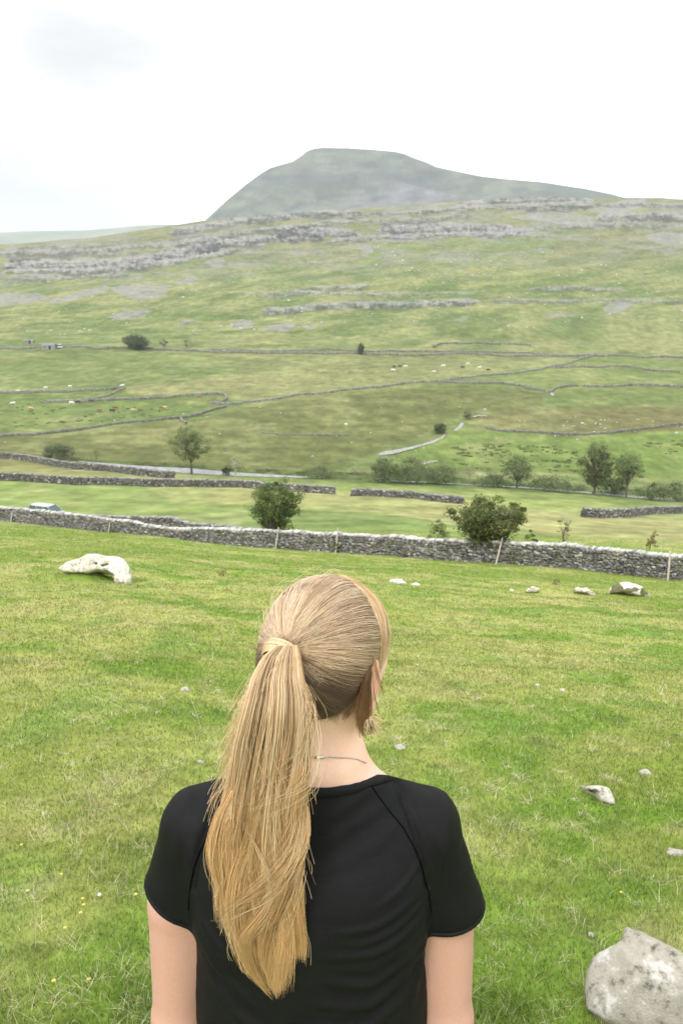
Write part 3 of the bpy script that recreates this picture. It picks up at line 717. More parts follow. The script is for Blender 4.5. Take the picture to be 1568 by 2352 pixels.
T_(1290, 1268, 1168, 34, 'thin almost leafless sapling behind the wall, second from right', depth=56, name='sapling', cat='sapling', group=sg, seed=14, nl=420, ls=.07, tf=.2, nb=22, trunk=.022, col=(.12, .13, .06), col2=(.2, .18, .09))
T_(1490, 1276, 1206, 30, 'reddish-green sapling behind the wall near the right edge', depth=50, name='sapling', cat='sapling', group=sg, seed=15, nl=480, ls=.07, tf=.3, nb=18, trunk=.025, col=(.12, .12, .045), col2=(.2, .15, .07))
T_(1385, 1272, 1222, 60, 'patch of bare grey twigs just beyond the wall at the right', depth=54, name='shrub', cat='shrub', group=sg, seed=16, nl=60, ls=.05, tf=.02, nb=30, stems=6, trunk=.02, bark=(.25, .22, .18))
T_(772, 1268, 1236, 16, 'small dark bramble tuft against the near wall by a leaning post', depth=56.5, name='bramble', cat='shrub', group=sg, seed=17, nl=400, ls=.07, tf=.05, nb=10, stems=3, trunk=.03)
tg = 'trees along the river'
T_(440, 1089, 973, 106, 'large airy pale green tree on the near river bank at the left', mn=150, seed=21, nl=8000, ls=.19, tf=.2, nb=110, trunk=.042, spread=.075, group=tg, col=(.10, .14, .045), col2=(.17, .20, .08))
T_(541, 1095, 1045, 46, 'pale-trunked almost bare tree beside the river, left of centre', mn=150, seed=22, nl=260, ls=.15, tf=.3, nb=34, trunk=.06, group=tg, bark=(.38, .35, .28))
T_(1186, 1120, 1043, 78, 'round green tree on the river bank behind the broad hawthorn', mn=150, seed=23, nl=5600, ls=.17, tf=.12, nb=80, trunk=.05, group=tg, col=(.07, .11, .035), col2=(.12, .16, .055))
T_(1363, 1134, 1004, 88, 'tallest dark green riverside tree at the right', mn=150, seed=24, nl=10500, ls=.19, tf=.06, nb=130, trunk=.05, spread=.09, group=tg, col=(.07, .10, .03), col2=(.125, .15, .05), top=.45, lower=.1)
T_(1437, 1142, 1034, 76, 'slender round-headed tree right of the tallest riverside tree', mn=150, seed=25, nl=6500, ls=.17, tf=.2, nb=90, trunk=.035, group=tg, col=(.09, .13, .04), col2=(.14, .18, .065))
T_(1077, 1115, 1060, 52, 'bare spindly tree on the river bank at centre right', mn=150, seed=26, nl=300, ls=.14, tf=.3, nb=30, trunk=.035, group=tg, bark=(.25, .22, .17))
T_(222, 1056, 1026, 26, 'tiny thin bare tree right of the dark round riverside bush', mn=150, seed=27, nl=160, ls=.14, tf=.3, nb=18, trunk=.05, group=tg)
T_(815, 1102, 1062, 40, 'bare twisted small tree left of the willow thicket', mn=150, seed=28, nl=200, ls=.14, tf=.3, nb=24, trunk=.045, group=tg, bark=(.28, .25, .19))
bg = 'bushes along the river'
T_(140, 1057, 1018, 68, 'dark round bush on the river bank at the far left', mn=150, name='bush', cat='bush', seed=31, nl=2600, ls=.2, tf=.02, nb=34, stems=4, group=bg, col=(.045, .07, .03), col2=(.085, .11, .05))
T_(522, 1092, 1068, 26, 'small dark bush at the foot of the pale bare tree', mn=150, name='bush', cat='bush', seed=32, nl=900, ls=.16, tf=.02, nb=16, stems=3, group=bg, col=(.04, .06, .02), col2=(.08, .1, .04))
T_(735, 1098, 1066, 56, 'faint grey-green bush on the bank left of the willow thicket', mn=150, name='bush', cat='bush', seed=33, nl=1200, ls=.18, tf=.02, nb=20, stems=4, group=bg, col=(.10, .13, .05), col2=(.15, .17, .075))
for i, (x, yb, yt, w, lab) in enumerate([(885, 1108, 1050, 72, 'left bush of the grey-green willow thicket'), (945, 1110, 1046, 92, 'tallest bush of the grey-green willow thicket'), (1010, 1112, 1066, 84, 'right bush of the grey-green willow thicket')]):
    T_(x, yb, yt, w, lab+' by the stream mouth', mn=150, name='willow_bush', cat='bush', seed=35+i, nl=4500, ls=.18, tf=.02, nb=60, stems=5, group=bg, col=(.085, .12, .045), col2=(.14, .17, .075))
for i, (x, yb, yt, w, lab) in enumerate([(1265, 1128, 1098, 100, 'low bushy growth between the round tree and the tallest tree'), (1405, 1136, 1096, 70, 'low bush between the two right-hand riverside trees'), (1500, 1148, 1108, 76, 'dark low bush right of the slender riverside tree'), (1556, 1150, 1106, 80, 'dark low bush at the right edge by the river'), (1130, 1118, 1090, 70, 'low bush left of the round riverside tree')]):
    T_(x, yb, yt, w, lab, mn=150, name='bush', cat='bush', seed=41+i, nl=2000, ls=.19, tf=.02, nb=28, stems=5, group=bg, col=(.06, .085, .035), col2=(.11, .13, .055))
T_(1010, 996, 970, 30, 'dark small bush beside the rocky stream above the moor', mn=210, name='bush', cat='bush', seed=47, nl=1800, ls=.2, tf=.02, nb=60, stems=3, col=(.04, .065, .025), col2=(.07, .1, .04))
T_(1072, 962, 942, 22, 'pale small bush at the head of the rocky stream', mn=210, name='bush', cat='bush', seed=48, nl=500, ls=.25, tf=.02, nb=12, stems=3, col=(.10, .12, .05), col2=(.14, .15, .07))
rg_ = 'trees along the valley road'
T_(320, 804, 768, 52, 'large round dark tree by the road at the left', mn=350, seed=51, nl=5200, ls=.36, tf=.04, nb=90, trunk=.06, group=rg_, col=(.04, .07, .03), col2=(.075, .11, .045))
T_(297, 802, 767, 30, 'paler tree standing against the large round roadside tree', mn=350, seed=52, nl=1300, ls=.4, tf=.12, nb=26, trunk=.05, group=rg_, col=(.08, .11, .05), col2=(.13, .15, .08))
T_(376, 800, 776, 22, 'pale small tree right of the large round roadside tree', mn=350, seed=53, nl=700, ls=.35, tf=.1, nb=16, group=rg_, col=(.11, .14, .07), col2=(.15, .18, .1))
T_(430, 800, 779, 15, 'faint narrow tree by the road, third from left', mn=350, seed=54, nl=500, ls=.32, tf=.1, nb=14, group=rg_, col=(.12, .15, .08), col2=(.16, .18, .1))
T_(828, 815, 787, 18, 'single small dark tree by the road at centre', mn=350, seed=56, nl=2600, ls=.25, tf=.06, nb=70, group=rg_, col=(.035, .06, .025), col2=(.07, .1, .04))
# ------------------------------------------------------------------ posts leaning on the near wall
pg = 'leaning fence posts along the near wall'
def post(x0, y0, x1, y1, d, label, w=.12):
    if w > .07:
        d = np.interp(x0, wx, wd)-1.15; a = ray(x0, y0)*d; b = ray(x1, y1)*(d+.15)
    else: a = ray(x0, y0)*d; b = ray(x1, y1)*d
    a[2] = min(a[2], landz(a[0], a[1])[0])-.15
    mb = MB(); mid = (a+b)/2
    Pp = np.array([a, a*.5+mid*.5, mid+[.01, 0, 0], b*.5+mid*.5, b])
    tube(mb, Pp, np.array([1, .97, .95, .92, .85])*w/2, 7, (.42, .38, .32))
    o = mb.build('fence_post', M['wood'], origin=a); tag(o, label, 'fence post', pg)
for x0, y0, x1, y1, d, l in [(24, 1200, 32, 1160, 77, 'upright pale post in front of the near wall at the far left'), (248, 1216, 254, 1188, 70.5, 'second pale post from the left, by the grassy hump'),
        (360, 1232, 380, 1205, 66, 'post leaning steeply to the right at the wall, third from left'), (632, 1252, 640, 1211, 59, 'pale post in front of the upright hawthorn'),
        (770, 1262, 776, 1212, 55.5, 'pale post at the centre of the near wall beside the bramble tuft'), (1136, 1300, 1153, 1235, 47.5, 'tall post leaning right in front of the broad hawthorn'),
        (1533, 1330, 1538, 1264, 41.5, 'upright pale post near the right edge of the near wall')]:
    post(x0, y0, x1, y1, d, l)
for x0, y0, x1, y1, d, l in [(748, 1232, 749, 1213, 62, 'short dark stake just beyond the wall at centre'), (1518, 1275, 1519, 1236, 46, 'thin dark stake beyond the wall at the right')]:
    post(x0, y0, x1, y1, d, l, .06)
# ------------------------------------------------------------------ limestone boulders
M['lime'] = None
m, nt, b = mat('limestone')
n1 = noise_node(nt, 8, 9, .68); n2 = noise_node(nt, 16, 6, .7); n3 = noise_node(nt, 110, 7, .8)
r1 = ramp(nt, n1.outputs['Fac'], [(.30, (.38, .355, .30)), (.44, (.52, .49, .43)), (.54, (.58, .555, .50)), (.585, (.76, .75, .73))])
r2 = ramp(nt, n2.outputs['Fac'], [(.33, (.32, .31, .28)), (.44, (1, 1, 1)), (.7, (1.1, 1.1, 1.1))])
r3 = ramp(nt, n3.outputs['Fac'], [(.3, (.6, .6, .6)), (.5, (1, 1, 1))])
c = mulcol(nt, r1.outputs['Color'], r2.outputs['Color']); c = mulcol(nt, c, r3.outputs['Color'], .6)
a = N(nt, 'ShaderNodeAttribute', attribute_name='Col'); c = mulcol(nt, c, a.outputs['Color'])
nt.links.new(c, b.inputs['Base Color']); b.inputs['Roughness'].default_value = .92; b.inputs['Specular IOR Level'].default_value = .2
ad = N(nt, 'ShaderNodeMath', operation='ADD'); nt.links.new(n2.outputs['Fac'], ad.inputs[0]); nt.links.new(n3.outputs['Fac'], ad.inputs[1])
bumpn(nt, b, ad.outputs[0], 1.0, .035)
M['lime'] = m
def rock(name, blobs, label, cat='boulder', group=None, tint=(1, 1, 1), h=.02, seed=1, rough=.12, moss=0., planes=9, foot_z=.15, sub=None, dents=()):
    """blobs: (centre xyz, radii xyz); chipped by random planes, broken up by noise"""
    rg = np.random.default_rng(seed); B = [(np.array(c, float), np.array(r, float)) for c, r in blobs]
    lo = np.min([c-r*1.25 for c, r in B], 0); hi = np.max([c+r*1.25 for c, r in B], 0); sc = np.mean([r.mean() for _, r in B])
    PL = []
    for c, r in B:
        pl = rg.normal(size=(planes, 3)); pl /= np.linalg.norm(pl, axis=1)[:, None]
        PL.append([(n, rg.uniform(.62, .9)) for n in pl])
    def f(X, Y, Z):
        d = None
        for (c, r), pl in zip(B, PL):
            x, y, z = (X-c[0])/r[0], (Y-c[1])/r[1], (Z-c[2])/r[2]
            q = np.sqrt(x*x+y*y+z*z)-1
            for n, t in pl: q = np.maximum(q, x*n[0]+y*n[1]+z*n[2]-t)
            q = q*r.min(); d = q if d is None else smin(d, q, sc*.16)
        for c, r in dents: d = -smin(-d, ell(X, Y, Z, c, r), sc*.08)
        d = d+rough*sc*fbm(X/sc/.9, Y/sc/.9, Z/sc/.9, o=4, seed=seed)+rough*.35*sc*np.abs(fbm(X/sc*4, Y/sc*4, Z/sc*4, o=2, seed=seed+5))
        return d
    V, F = snets(f, lo, hi, h); V = relax(V, F, 1, .3); Nn = vnormals(V, F)
    k = fbm(V[:, 0]/sc*2.2, V[:, 1]/sc*2.2, V[:, 2]/sc*2.2, o=4, seed=seed+9)
    c = np.tile(np.array(tint, float), (len(V), 1))
    gl = landz(V[:, 0], V[:, 1]); hgt = (V[:, 2]-gl)/sc
    if moss: c = lerp(c, C_(.30, .33, .07), sst(.05-.3*moss, .3-.3*moss, k+.2*(Nn[:, 2]-.5))*.95)
    c = lerp(c, C_(.55, .48, .33), (1-sst(.0, .25, hgt+.1*k))*.7)
    o = mk(name, V, F, M['lime'], col=c, origin=(B[0][0][0], B[0][0][1], gl.min()))
    tag(o, label, cat, group); return o
def pb(x, y, d, rx, ry, rz): return (ray(x, y)*d, (rx, ry, rz))
def polysdf(px, py, poly):
    d = np.full(px.shape, 1e9); ins = np.zeros(px.shape, bool); n = len(poly)
    for i in range(n):
        ax, ay = poly[i]; bx, by = poly[(i+1) % n]; ex, ey = bx-ax, by-ay; wx_, wy_ = px-ax, py-ay
        t = np.clip((wx_*ex+wy_*ey)/(ex*ex+ey*ey), 0, 1); d = np.minimum(d, (wx_-ex*t)**2+(wy_-ey*t)**2)
        ins ^= ((ay > py) != (by > py)) & (px < (bx-ax)*(py-ay)/(by-ay+1e-12)+ax)
    return np.sqrt(d)*np.where(ins, -1, 1)
def slab(name, pix, base, nrm, thick, label, cat='boulder', group=None, tint=(1, 1, 1), res=60, seed=1, rough=.06, dome=.5, moss=0., holes=(), tex=1., push=0., mossbox=None, facets=0):
    """a rock whose broad face lies in the plane through its foot with normal nrm; outline measured on that plane, then given thickness, dome and chips"""
    p0 = foot(*base); nrm = np.array(nrm, float); nrm /= np.linalg.norm(nrm); p0 = p0+nrm*thick*.3+np.array([0, push, 0])
    def on(q): r = ray(q[0], q[1]); return r*((p0@nrm)/(r@nrm))
    A = np.cross(nrm, [0, 0, 1.]); A /= np.linalg.norm(A); B_ = np.cross(nrm, A)
    def loc(q): v = on(q)-p0; return (float(v@A), float(v@B_))
    pl = [loc(q) for q in pix]; hs = [[loc(q) for q in h_] for h_ in holes]
    cx, cy = np.mean(pl, 0); rgf = np.random.default_rng(seed+50); fac = [(math.cos(a)*sl, math.sin(a)*sl, f0) for a, sl, f0 in zip(rgf.uniform(0, 6.28, facets), rgf.uniform(.25, .6, facets), rgf.uniform(.7, 1.15, facets))]; sz = max(np.ptp([q[0] for q in pl]), np.ptp([q[1] for q in pl])); h = sz/res
    W3 = np.array([p0+A*q[0]+B_*q[1]+nrm*s_*thick*1.4 for q in pl for s_ in (-1.3, 1)])
    def f(X, Y, Z):
        x, y, z = X-p0[0], Y-p0[1], Z-p0[2]; u = x*A[0]+y*A[1]+z*A[2]; v = x*B_[0]+y*B_[1]+z*B_[2]; w_ = x*nrm[0]+y*nrm[1]+z*nrm[2]
        wob = sz*.03
        u2 = u+wob*fbm(X/sz*6, Y/sz*6, Z/sz*6, o=3, seed=seed); v2 = v+wob*fbm(X/sz*6+9, Y/sz*6, Z/sz*6, o=3, seed=seed)
        d2 = polysdf(u2, v2, pl)
        for h_ in hs: d2 = np.maximum(d2, -polysdf(u2, v2, h_))
        inn = np.clip(-d2/(sz*.18), 0, 1)
        top = thick*(.35+.65*dome*(1-(1-inn)**2)+(1-dome)*.65)
        top = top+rough*sz*fbm(X/sz*3.2, Y/sz*3.2, Z/sz*3.2, o=4, seed=seed+3)*1.1+rough*.5*sz*np.abs(fbm(X/sz*9, Y/sz*9, Z/sz*9, o=3, seed=seed+4))
        for fx, fy, f0 in fac: top = np.minimum(top, f0*thick+(u-cx)*fx+(v-cy)*fy+.3*rough*sz*fbm(X/sz*7, Y/sz*7, Z/sz*7, o=3, seed=seed+6))
        a_ = w_-top; b_ = -w_-thick*1.1
        k = thick*.25; hh = np.clip(.5-.5*(d2-a_)/k, 0, 1); m_ = d2+(a_-d2)*hh+k*hh*(1-hh)
        return np.maximum(m_, b_)
    lo, hi = W3.min(0)-h*3, W3.max(0)+h*3
    V, F = snets(f, lo, hi, h); V = relax(V, F, 1, .3); Nn = vnormals(V, F)
    k = fbm(V[:, 0]/sz*5, V[:, 1]/sz*5, V[:, 2]/sz*5, o=4, seed=seed+9); c = np.tile(np.array(tint, float), (len(V), 1))
    if moss: c = lerp(c, C_(.20, .20, .055), sst(.25-.5*moss, .45-.5*moss, k)*.95)
    k2 = fbm(V[:, 0]/sz*11, V[:, 1]/sz*11, V[:, 2]/sz*11, o=3, seed=seed+12)
    c = lerp(c, C_(.45, .43, .40)*tint, sst(.34, .5, k2)*.7)
    if mossbox:
        uu, vv = proj(V); m_ = pip(uu+4*k, vv+4*k2, mossbox); c = lerp(c, C_(.17, .16, .045), m_*.9)
    gl = landz(V[:, 0], V[:, 1]); hg = (V[:, 2]-gl)/sz; c = lerp(c, C_(.42, .38, .25), (1-sst(.0, .10, hg+.06*k))*.7)
    o = mk(name, V, F, M['lime'], col=c, origin=(p0[0], p0[1], gl.min())); tag(o, label, cat, group); return o
slab('boulder', [(1437, 2128), (1452, 2132), (1500, 2150), (1540, 2172), (1590, 2205), (1680, 2270), (1700, 2420), (1560, 2450), (1470, 2410), (1400, 2360), (1352, 2320), (1340, 2270), (1344, 2235), (1358, 2207), (1378, 2193), (1408, 2180), (1424, 2158), (1428, 2138)],
     (1440, 2330), (-.25, -.55, .8), .16, 'large pale limestone boulder with dark lichen spots at the bottom right corner', res=95, seed=5, rough=.05, dome=.35, facets=5, tint=(1.3, 1.27, 1.2))
slab('boulder', [(131, 1302), (150, 1291), (185, 1284), (203, 1275), (235, 1276), (270, 1277), (286, 1284), (296, 1300), (303, 1352), (282, 1350), (265, 1337), (263, 1322), (250, 1315), (225, 1313), (200, 1315), (170, 1311), (143, 1310)],
     (272, 1336), (.1, -.85, .5), .32, 'long white arched limestone boulder on the grass at the left', res=110, seed=9, rough=.05, dome=.35, facets=3, tint=(1.4, 1.38, 1.32), holes=[[(222, 1297), (230, 1296), (231, 1301), (223, 1301)], [(236, 1303), (250, 1296), (254, 1299), (240, 1306)]])
mossg = 'mossy boulders below the near wall at the right'
slab('boulder', [(1401, 1362), (1408, 1345), (1425, 1336), (1443, 1334), (1452, 1341), (1462, 1344), (1470, 1348), (1480, 1358), (1492, 1368), (1499, 1380), (1482, 1377), (1465, 1370), (1448, 1364), (1425, 1362)],
     (1440, 1368), (.1, -.8, .55), .22, 'largest boulder below the wall at the right, white with brown and green moss', group=mossg, res=70, seed=12, rough=.13, dome=.4, facets=4, moss=.2, tint=(1.35, 1.33, 1.28), mossbox=[(1395, 1370), (1405, 1340), (1422, 1338), (1432, 1352), (1450, 1350), (1470, 1350), (1466, 1356), (1440, 1362), (1425, 1368)])
slab('boulder', [(1316, 1353), (1324, 1349), (1335, 1352), (1345, 1350), (1352, 1356), (1362, 1360), (1369, 1371), (1356, 1370), (1345, 1362), (1330, 1360), (1320, 1359)],
     (1345, 1366), (.1, -.8, .55), .12, 'jagged white boulder left of the largest mossy boulder', group=mossg, res=50, seed=13, rough=.13, moss=.2, tint=(1.15, 1.13, 1.08))
slab('boulder', [(1205, 1360), (1210, 1353), (1222, 1347), (1236, 1352), (1238, 1358), (1225, 1361)], (1222, 1361), (0, -.8, .55), .12, 'small white boulder with a mossy cap, leftmost of the mossy ones', group=mossg, res=40, seed=14, rough=.12, moss=.35, tint=(1.15, 1.13, 1.08))
slab('rock', [(1330, 1806), (1350, 1806), (1372, 1805), (1392, 1810), (1404, 1825), (1411, 1852), (1395, 1848), (1378, 1840), (1372, 1826), (1355, 1818), (1340, 1813)],
     (1380, 1842), (.1, -.6, .75), .035, 'white arched stone with a patch of yellow moss in the grass right of the shoulder', 'rock', res=55, seed=15, rough=.03, tint=(1.5, 1.48, 1.42), mossbox=[(1348, 1812), (1372, 1811), (1376, 1820), (1356, 1820)])
sgp = 'small white stones half buried in the grass'
for i, (x, y, rx, ry, lab) in enumerate([(912, 1339, 20, 8, 'white flat stone just right of and above the woman\'s head, the larger of two'), (952, 1344, 11, 4, 'thin flat stone right of the larger stone near the woman\'s head'),
        (917, 1719, 14, 6, 'small white stone in the grass right of the neck'), (1480, 1777, 15, 6, 'pale flat stone near the right edge above the arched stone'), (1552, 1962, 26, 7, 'long flat pale stone at the right edge'),
        (425, 1586, 12, 6, 'small white stone left of the ponytail'), (1290, 1587, 7, 4, 'tiny white stone right of the face, farther from the face'), (1233, 1576, 6, 4, 'tiny white stone right of the face, nearer of the pair'), (1174, 1357, 5, 3, 'tiny pale stone left of the small mossy boulder'),
        (510, 1885, 10, 5, 'pale stone hidden left of the ponytail'), (1356, 2152, 9, 8, 'small grey-white stone left of the big front boulder'), (460, 1752, 8, 4, 'pale pebble left of the ponytail above the shoulder')]):
    if x == 510: continue
    p = foot(x, y); dd = p[1]*CP-p[2]*SP; u = dd/FD
    rock('stone', [(p+[0, 0, ry*u*.35], (rx*u, rx*u*.8, ry*u*1.2)), (p+[rx*u*.5, 0, ry*u*.1], (rx*u*.6, rx*u*.6, ry*u*.8))], lab, 'stone', sgp, h=max(.004, rx*u/9), seed=30+i, rough=.2, tint=(1.3, 1.3, 1.26))
# ------------------------------------------------------------------ water
def water(name, L, R, mn, label=None, kind='structure', m=None, lift=.06):
    a = hit([p[0] for p in L], [p[1] for p in L], mn); b = hit([p[0] for p in R], [p[1] for p in R], mn)
    n = 60; t = np.linspace(0, 1, n)
    ia = np.linspace(0, 1, len(L)); A = np.stack([np.interp(t, ia, a[:, k]) for k in range(3)], -1); B = np.stack([np.interp(t, ia, b[:, k]) for k in range(3)], -1)
    w = np.linspace(0, 1, 9); V = A[:, None]+(B-A)[:, None]*w[None, :, None]
    V[..., 2] = landz(V[..., 0].ravel(), V[..., 1].ravel()).reshape(V.shape[:2])+lift
    V[..., 2] = np.maximum(V[..., 2], V[..., 2].max(1)[:, None]-.12)
    o = mk(name, V.reshape(-1, 3), gridF(n, 9), m, origin=V[0, 0]); tag(o, kind=kind)
mw, nt, b = mat('river_water'); nn = noise_node(nt, .8, 5); r = ramp(nt, nn.outputs['Fac'], [(.4, (.10, .11, .10)), (.6, (.24, .24, .24))])
nt.links.new(r.outputs['Color'], b.inputs['Base Color']); b.inputs['Roughness'].default_value = .35; bumpn(nt, b, noise_node(nt, 3, 4).outputs['Fac'], .5, .05)
water('river', [(180, 1059), (300, 1072), (440, 1084), (540, 1091), (640, 1095), (760, 1098)], [(180, 1060), (300, 1075), (440, 1088), (540, 1094), (640, 1097), (760, 1099)], 150, m=mw)
water('river', [(900, 1105), (1050, 1112), (1200, 1120), (1350, 1132), (1500, 1146), (1600, 1152)], [(900, 1106), (1050, 1113), (1200, 1121.5), (1350, 1133.5), (1500, 1148), (1600, 1154)], 150, m=mw)
ms, nt, b = mat('stream_stones'); nn = noise_node(nt, 1.4, 7, .75); r = ramp(nt, nn.outputs['Fac'], [(.38, (.10, .10, .085)), (.5, (.24, .235, .22)), (.62, (.42, .41, .40))])
nt.links.new(r.outputs['Color'], b.inputs['Base Color']); b.inputs['Roughness'].default_value = .7; bumpn(nt, b, nn.outputs['Fac'], 1, .3)
water('stream', [(868, 1043), (880, 1038), (905, 1034), (940, 1028), (970, 1020), (990, 1014), (1012, 1005), (1022, 997)], [(872, 1046), (900, 1045), (922, 1039), (948, 1032), (975, 1023), (998, 1017), (1017, 1007), (1024, 998)], 200, m=ms, lift=.12)
water('stream', [(1040, 990), (1052, 980), (1058, 972)], [(1050, 990), (1060, 981), (1066, 972)], 200, m=ms, lift=.12)
water('stream', [(1085, 957), (1098, 953), (1118, 955)], [(1086, 960), (1100, 957), (1120, 958)], 200, m=ms, lift=.12)
water('stream', [(965, 1064), (985, 1060), (1004, 1058)], [(972, 1068), (990, 1063), (1005, 1060)], 180, m=ms, lift=.12)
water('stream', [(1256, 900), (1262, 903), (1266, 909)], [(1264, 899), (1270, 903), (1272, 909)], 200, m=ms, lift=.12)
# rushes and scattered hillside stones: nobody could count them
rg = np.random.default_rng(77)
def scatter(polys, n, mn):
    xs, ys = [], []
    for poly, k in zip(polys, n):
        px = [p[0] for p in poly]; py = [p[1] for p in poly]; c = 0
        while c < k:
            x = rg.uniform(min(px), max(px), 400); y = rg.uniform(min(py), max(py), 400)
            x, y = x[pip(x, y, poly)], y[pip(x, y, poly)]
            if mn: w = vn(x/30, y/9, seed=5)+rg.uniform(-.4, .8, len(x)) > .25; x, y = x[w], y[w]
            x, y = x[:k-c], y[:k-c]; xs.append(x); ys.append(y); c += len(x)
    return np.concatenate(xs), np.concatenate(ys)
SMf = np.geomspace(80, 1300, 1500)
def fasthit(x, y):
    R = ray(x, y); out = np.zeros((len(x), 3))
    for i in range(0, len(x), 200):
        r = R[i:i+200]; Pp = r[:, None]*SMf[None, :, None]
        d = Pp[..., 2]-macro(Pp[..., 0], Pp[..., 1]); k = np.argmax(d < 0, 1); out[i:i+200] = r*SMf[np.maximum(k, 1)][:, None]
    out[:, 2] = landz(out[:, 0], out[:, 1]); return out
x, y = scatter([[(1035, 1030), (1120, 1018), (1320, 1025), (1330, 1070), (1180, 1052), (1060, 1050)], [(1470, 1020), (1568, 1018), (1568, 1045), (1480, 1045)], [(20, 925), (430, 935), (350, 965), (30, 985)], [(1000, 1050), (1330, 1060), (1330, 1090), (1100, 1080)]], [110, 20, 60, 36], 1)
Pq = fasthit(x, y); nb_ = 26
c = np.repeat(Pq, nb_, 0); n = len(c); w = rg.uniform(.3, .75, len(Pq)).repeat(nb_)
ang = rg.uniform(0, 6.28, n); rad = rg.random(n)**.5*w*.8; hh_ = rg.uniform(.3, .9, n)*w
b0 = c+np.stack([np.cos(ang)*rad*1.5, np.sin(ang)*rad, rad*0-.05], -1); tp = b0+np.stack([np.cos(ang)*rad*.5, np.sin(ang)*rad*.4, hh_], -1)
V = np.stack([b0-[.05, 0, 0], b0+[.05, 0, 0], tp+[.02, 0, 0], tp-[.02, 0, 0]], 1).reshape(-1, 3)
cc = lerp(C_(.05, .07, .025), C_(.11, .10, .05), rg.random(n))
o = mk('rushes', V, np.arange(n*4).reshape(n, 4), M['leaf'], col=np.repeat(cc, 4, 0)); tag(o, kind='stuff')
x, y = scatter([[(0, 700), (600, 620), (1568, 560), (1568, 760), (0, 770)], [(850, 540), (1400, 540), (1100, 640), (860, 620)], [(1150, 960), (1568, 960), (1568, 1010), (1200, 1010)], [(0, 930), (1568, 930), (1568, 1060), (0, 1060)]], [420, 200, 50, 60], 1)
Pq = fasthit(x, y); mb = MB()
for p in Pq:
    s = rg.uniform(.25, .8)*(1 if p[1] > 400 else .5)*rg.choice([.7, 1, 1.5]); b_ = rg.uniform(.3, .5)
    mb.add(RC0[0]*[s, s, s*.6]+rg.normal(0, .18*s, RC0[0].shape)+p, RC0[1], C_(b_, b_*.98, b_*.92))
tag(mb.build('scattered_stones', M['farstone'], smooth=False), kind='stuff')
x, y = scatter([[(690, 1084), (1050, 1098), (1300, 1112), (1600, 1138), (1600, 1154), (1300, 1128), (1050, 1112), (690, 1100)], [(150, 1052), (440, 1070), (700, 1086), (700, 1096), (440, 1080), (150, 1058)]], [330, 110], 1)
Pq = fasthit(x, y); nb_ = 46; cc0 = rg.uniform(0, 1, len(Pq)).repeat(nb_); w = rg.uniform(.5, 1.25, len(Pq)).repeat(nb_); c = np.repeat(Pq, nb_, 0); n = len(c)
dd_ = rg.normal(size=(n, 3))*np.array([.9, .6, .32])*w[:, None]; dd_[:, 2] = np.abs(dd_[:, 2])
V, F_ = leaves(c+dd_, .16, rg); cc = lerp(C_(.06, .09, .03), C_(.14, .165, .06), cc0*.7+rg.random(n)*.3)
o = mk('bank_vegetation', V, F_, M['leaf'], col=np.repeat(cc, 4, 0), smooth=False); tag(o, kind='stuff')
# ------------------------------------------------------------------ cattle
def cow_mesh(kc):
    kc = np.array(kc)
    def f(X, Y, Z):
        d = ell(X, Y, Z, (0, 0, 1.0), (.85, .33, .38))
        d = smin(d, ell(X, Y, Z, (-.62, 0, 1.12), (.3, .27, .28)), .15)
        d = smin(d, rcone(X, Y, Z, (.7, 0, 1.12), (1.05, 0, .75), .21, .14), .12)
        d = smin(d, rcone(X, Y, Z, (1.05, 0, .75), (1.28, 0, .45), .14, .085), .05)
        for sy in (-1, 1):
            d = smin(d, rcone(X, Y, Z, (1.03, sy*.12, .82), (1.0, sy*.27, .8), .05, .03), .04)
            for a, b_, c in (((.6, .17), (.6, .17), (.62, .17)), ((-.62, .18), (-.72, .18), (-.66, .18))):
                d = smin(d, rcone(X, Y, Z, (a[0], sy*a[1], .85), (b_[0], sy*b_[1], .45), .13, .07), .08)
                d = smin(d, rcone(X, Y, Z, (b_[0], sy*b_[1], .45), (c[0], sy*c[1], .03), .065, .055), .03)
        d = smin(d, rcone(X, Y, Z, (-.88, 0, 1.2), (-.95, 0, .5), .04, .035), .05)
        return d
    V, F = snets(f, (-1.2, -.5, -.08), (1.5, .5, 1.5), .075)
    return V, F
CV, CF = cow_mesh((1, 1, 1))
cows = {}
def cow(x, y, kind, label, mn=250, k=0):
    colr = {'white': (.62, .60, .52), 'black': (.035, .035, .035), 'brown': (.24, .12, .055), 'tan': (.5, .36, .2)}[kind]
    p = foot(x, y+3, mn)
    rg = np.random.default_rng(int(x)); a = rg.uniform(-.5, .5)+(3.14 if rg.random() < .5 else 0)
    if kind not in cows:
        o = mk('cow', CV, CF, M['coat'], col=np.array(colr)); cows[kind] = o
    else:
        o = cows[kind].copy(); COL.objects.link(o)
    o.location = [float(v) for v in p]; o.rotation_euler = (0, 0, a); s = rg.uniform(.85, 1.1); o.scale = (s, s, s)
    tag(o, label, 'cow', 'cattle grazing in the valley pastures')
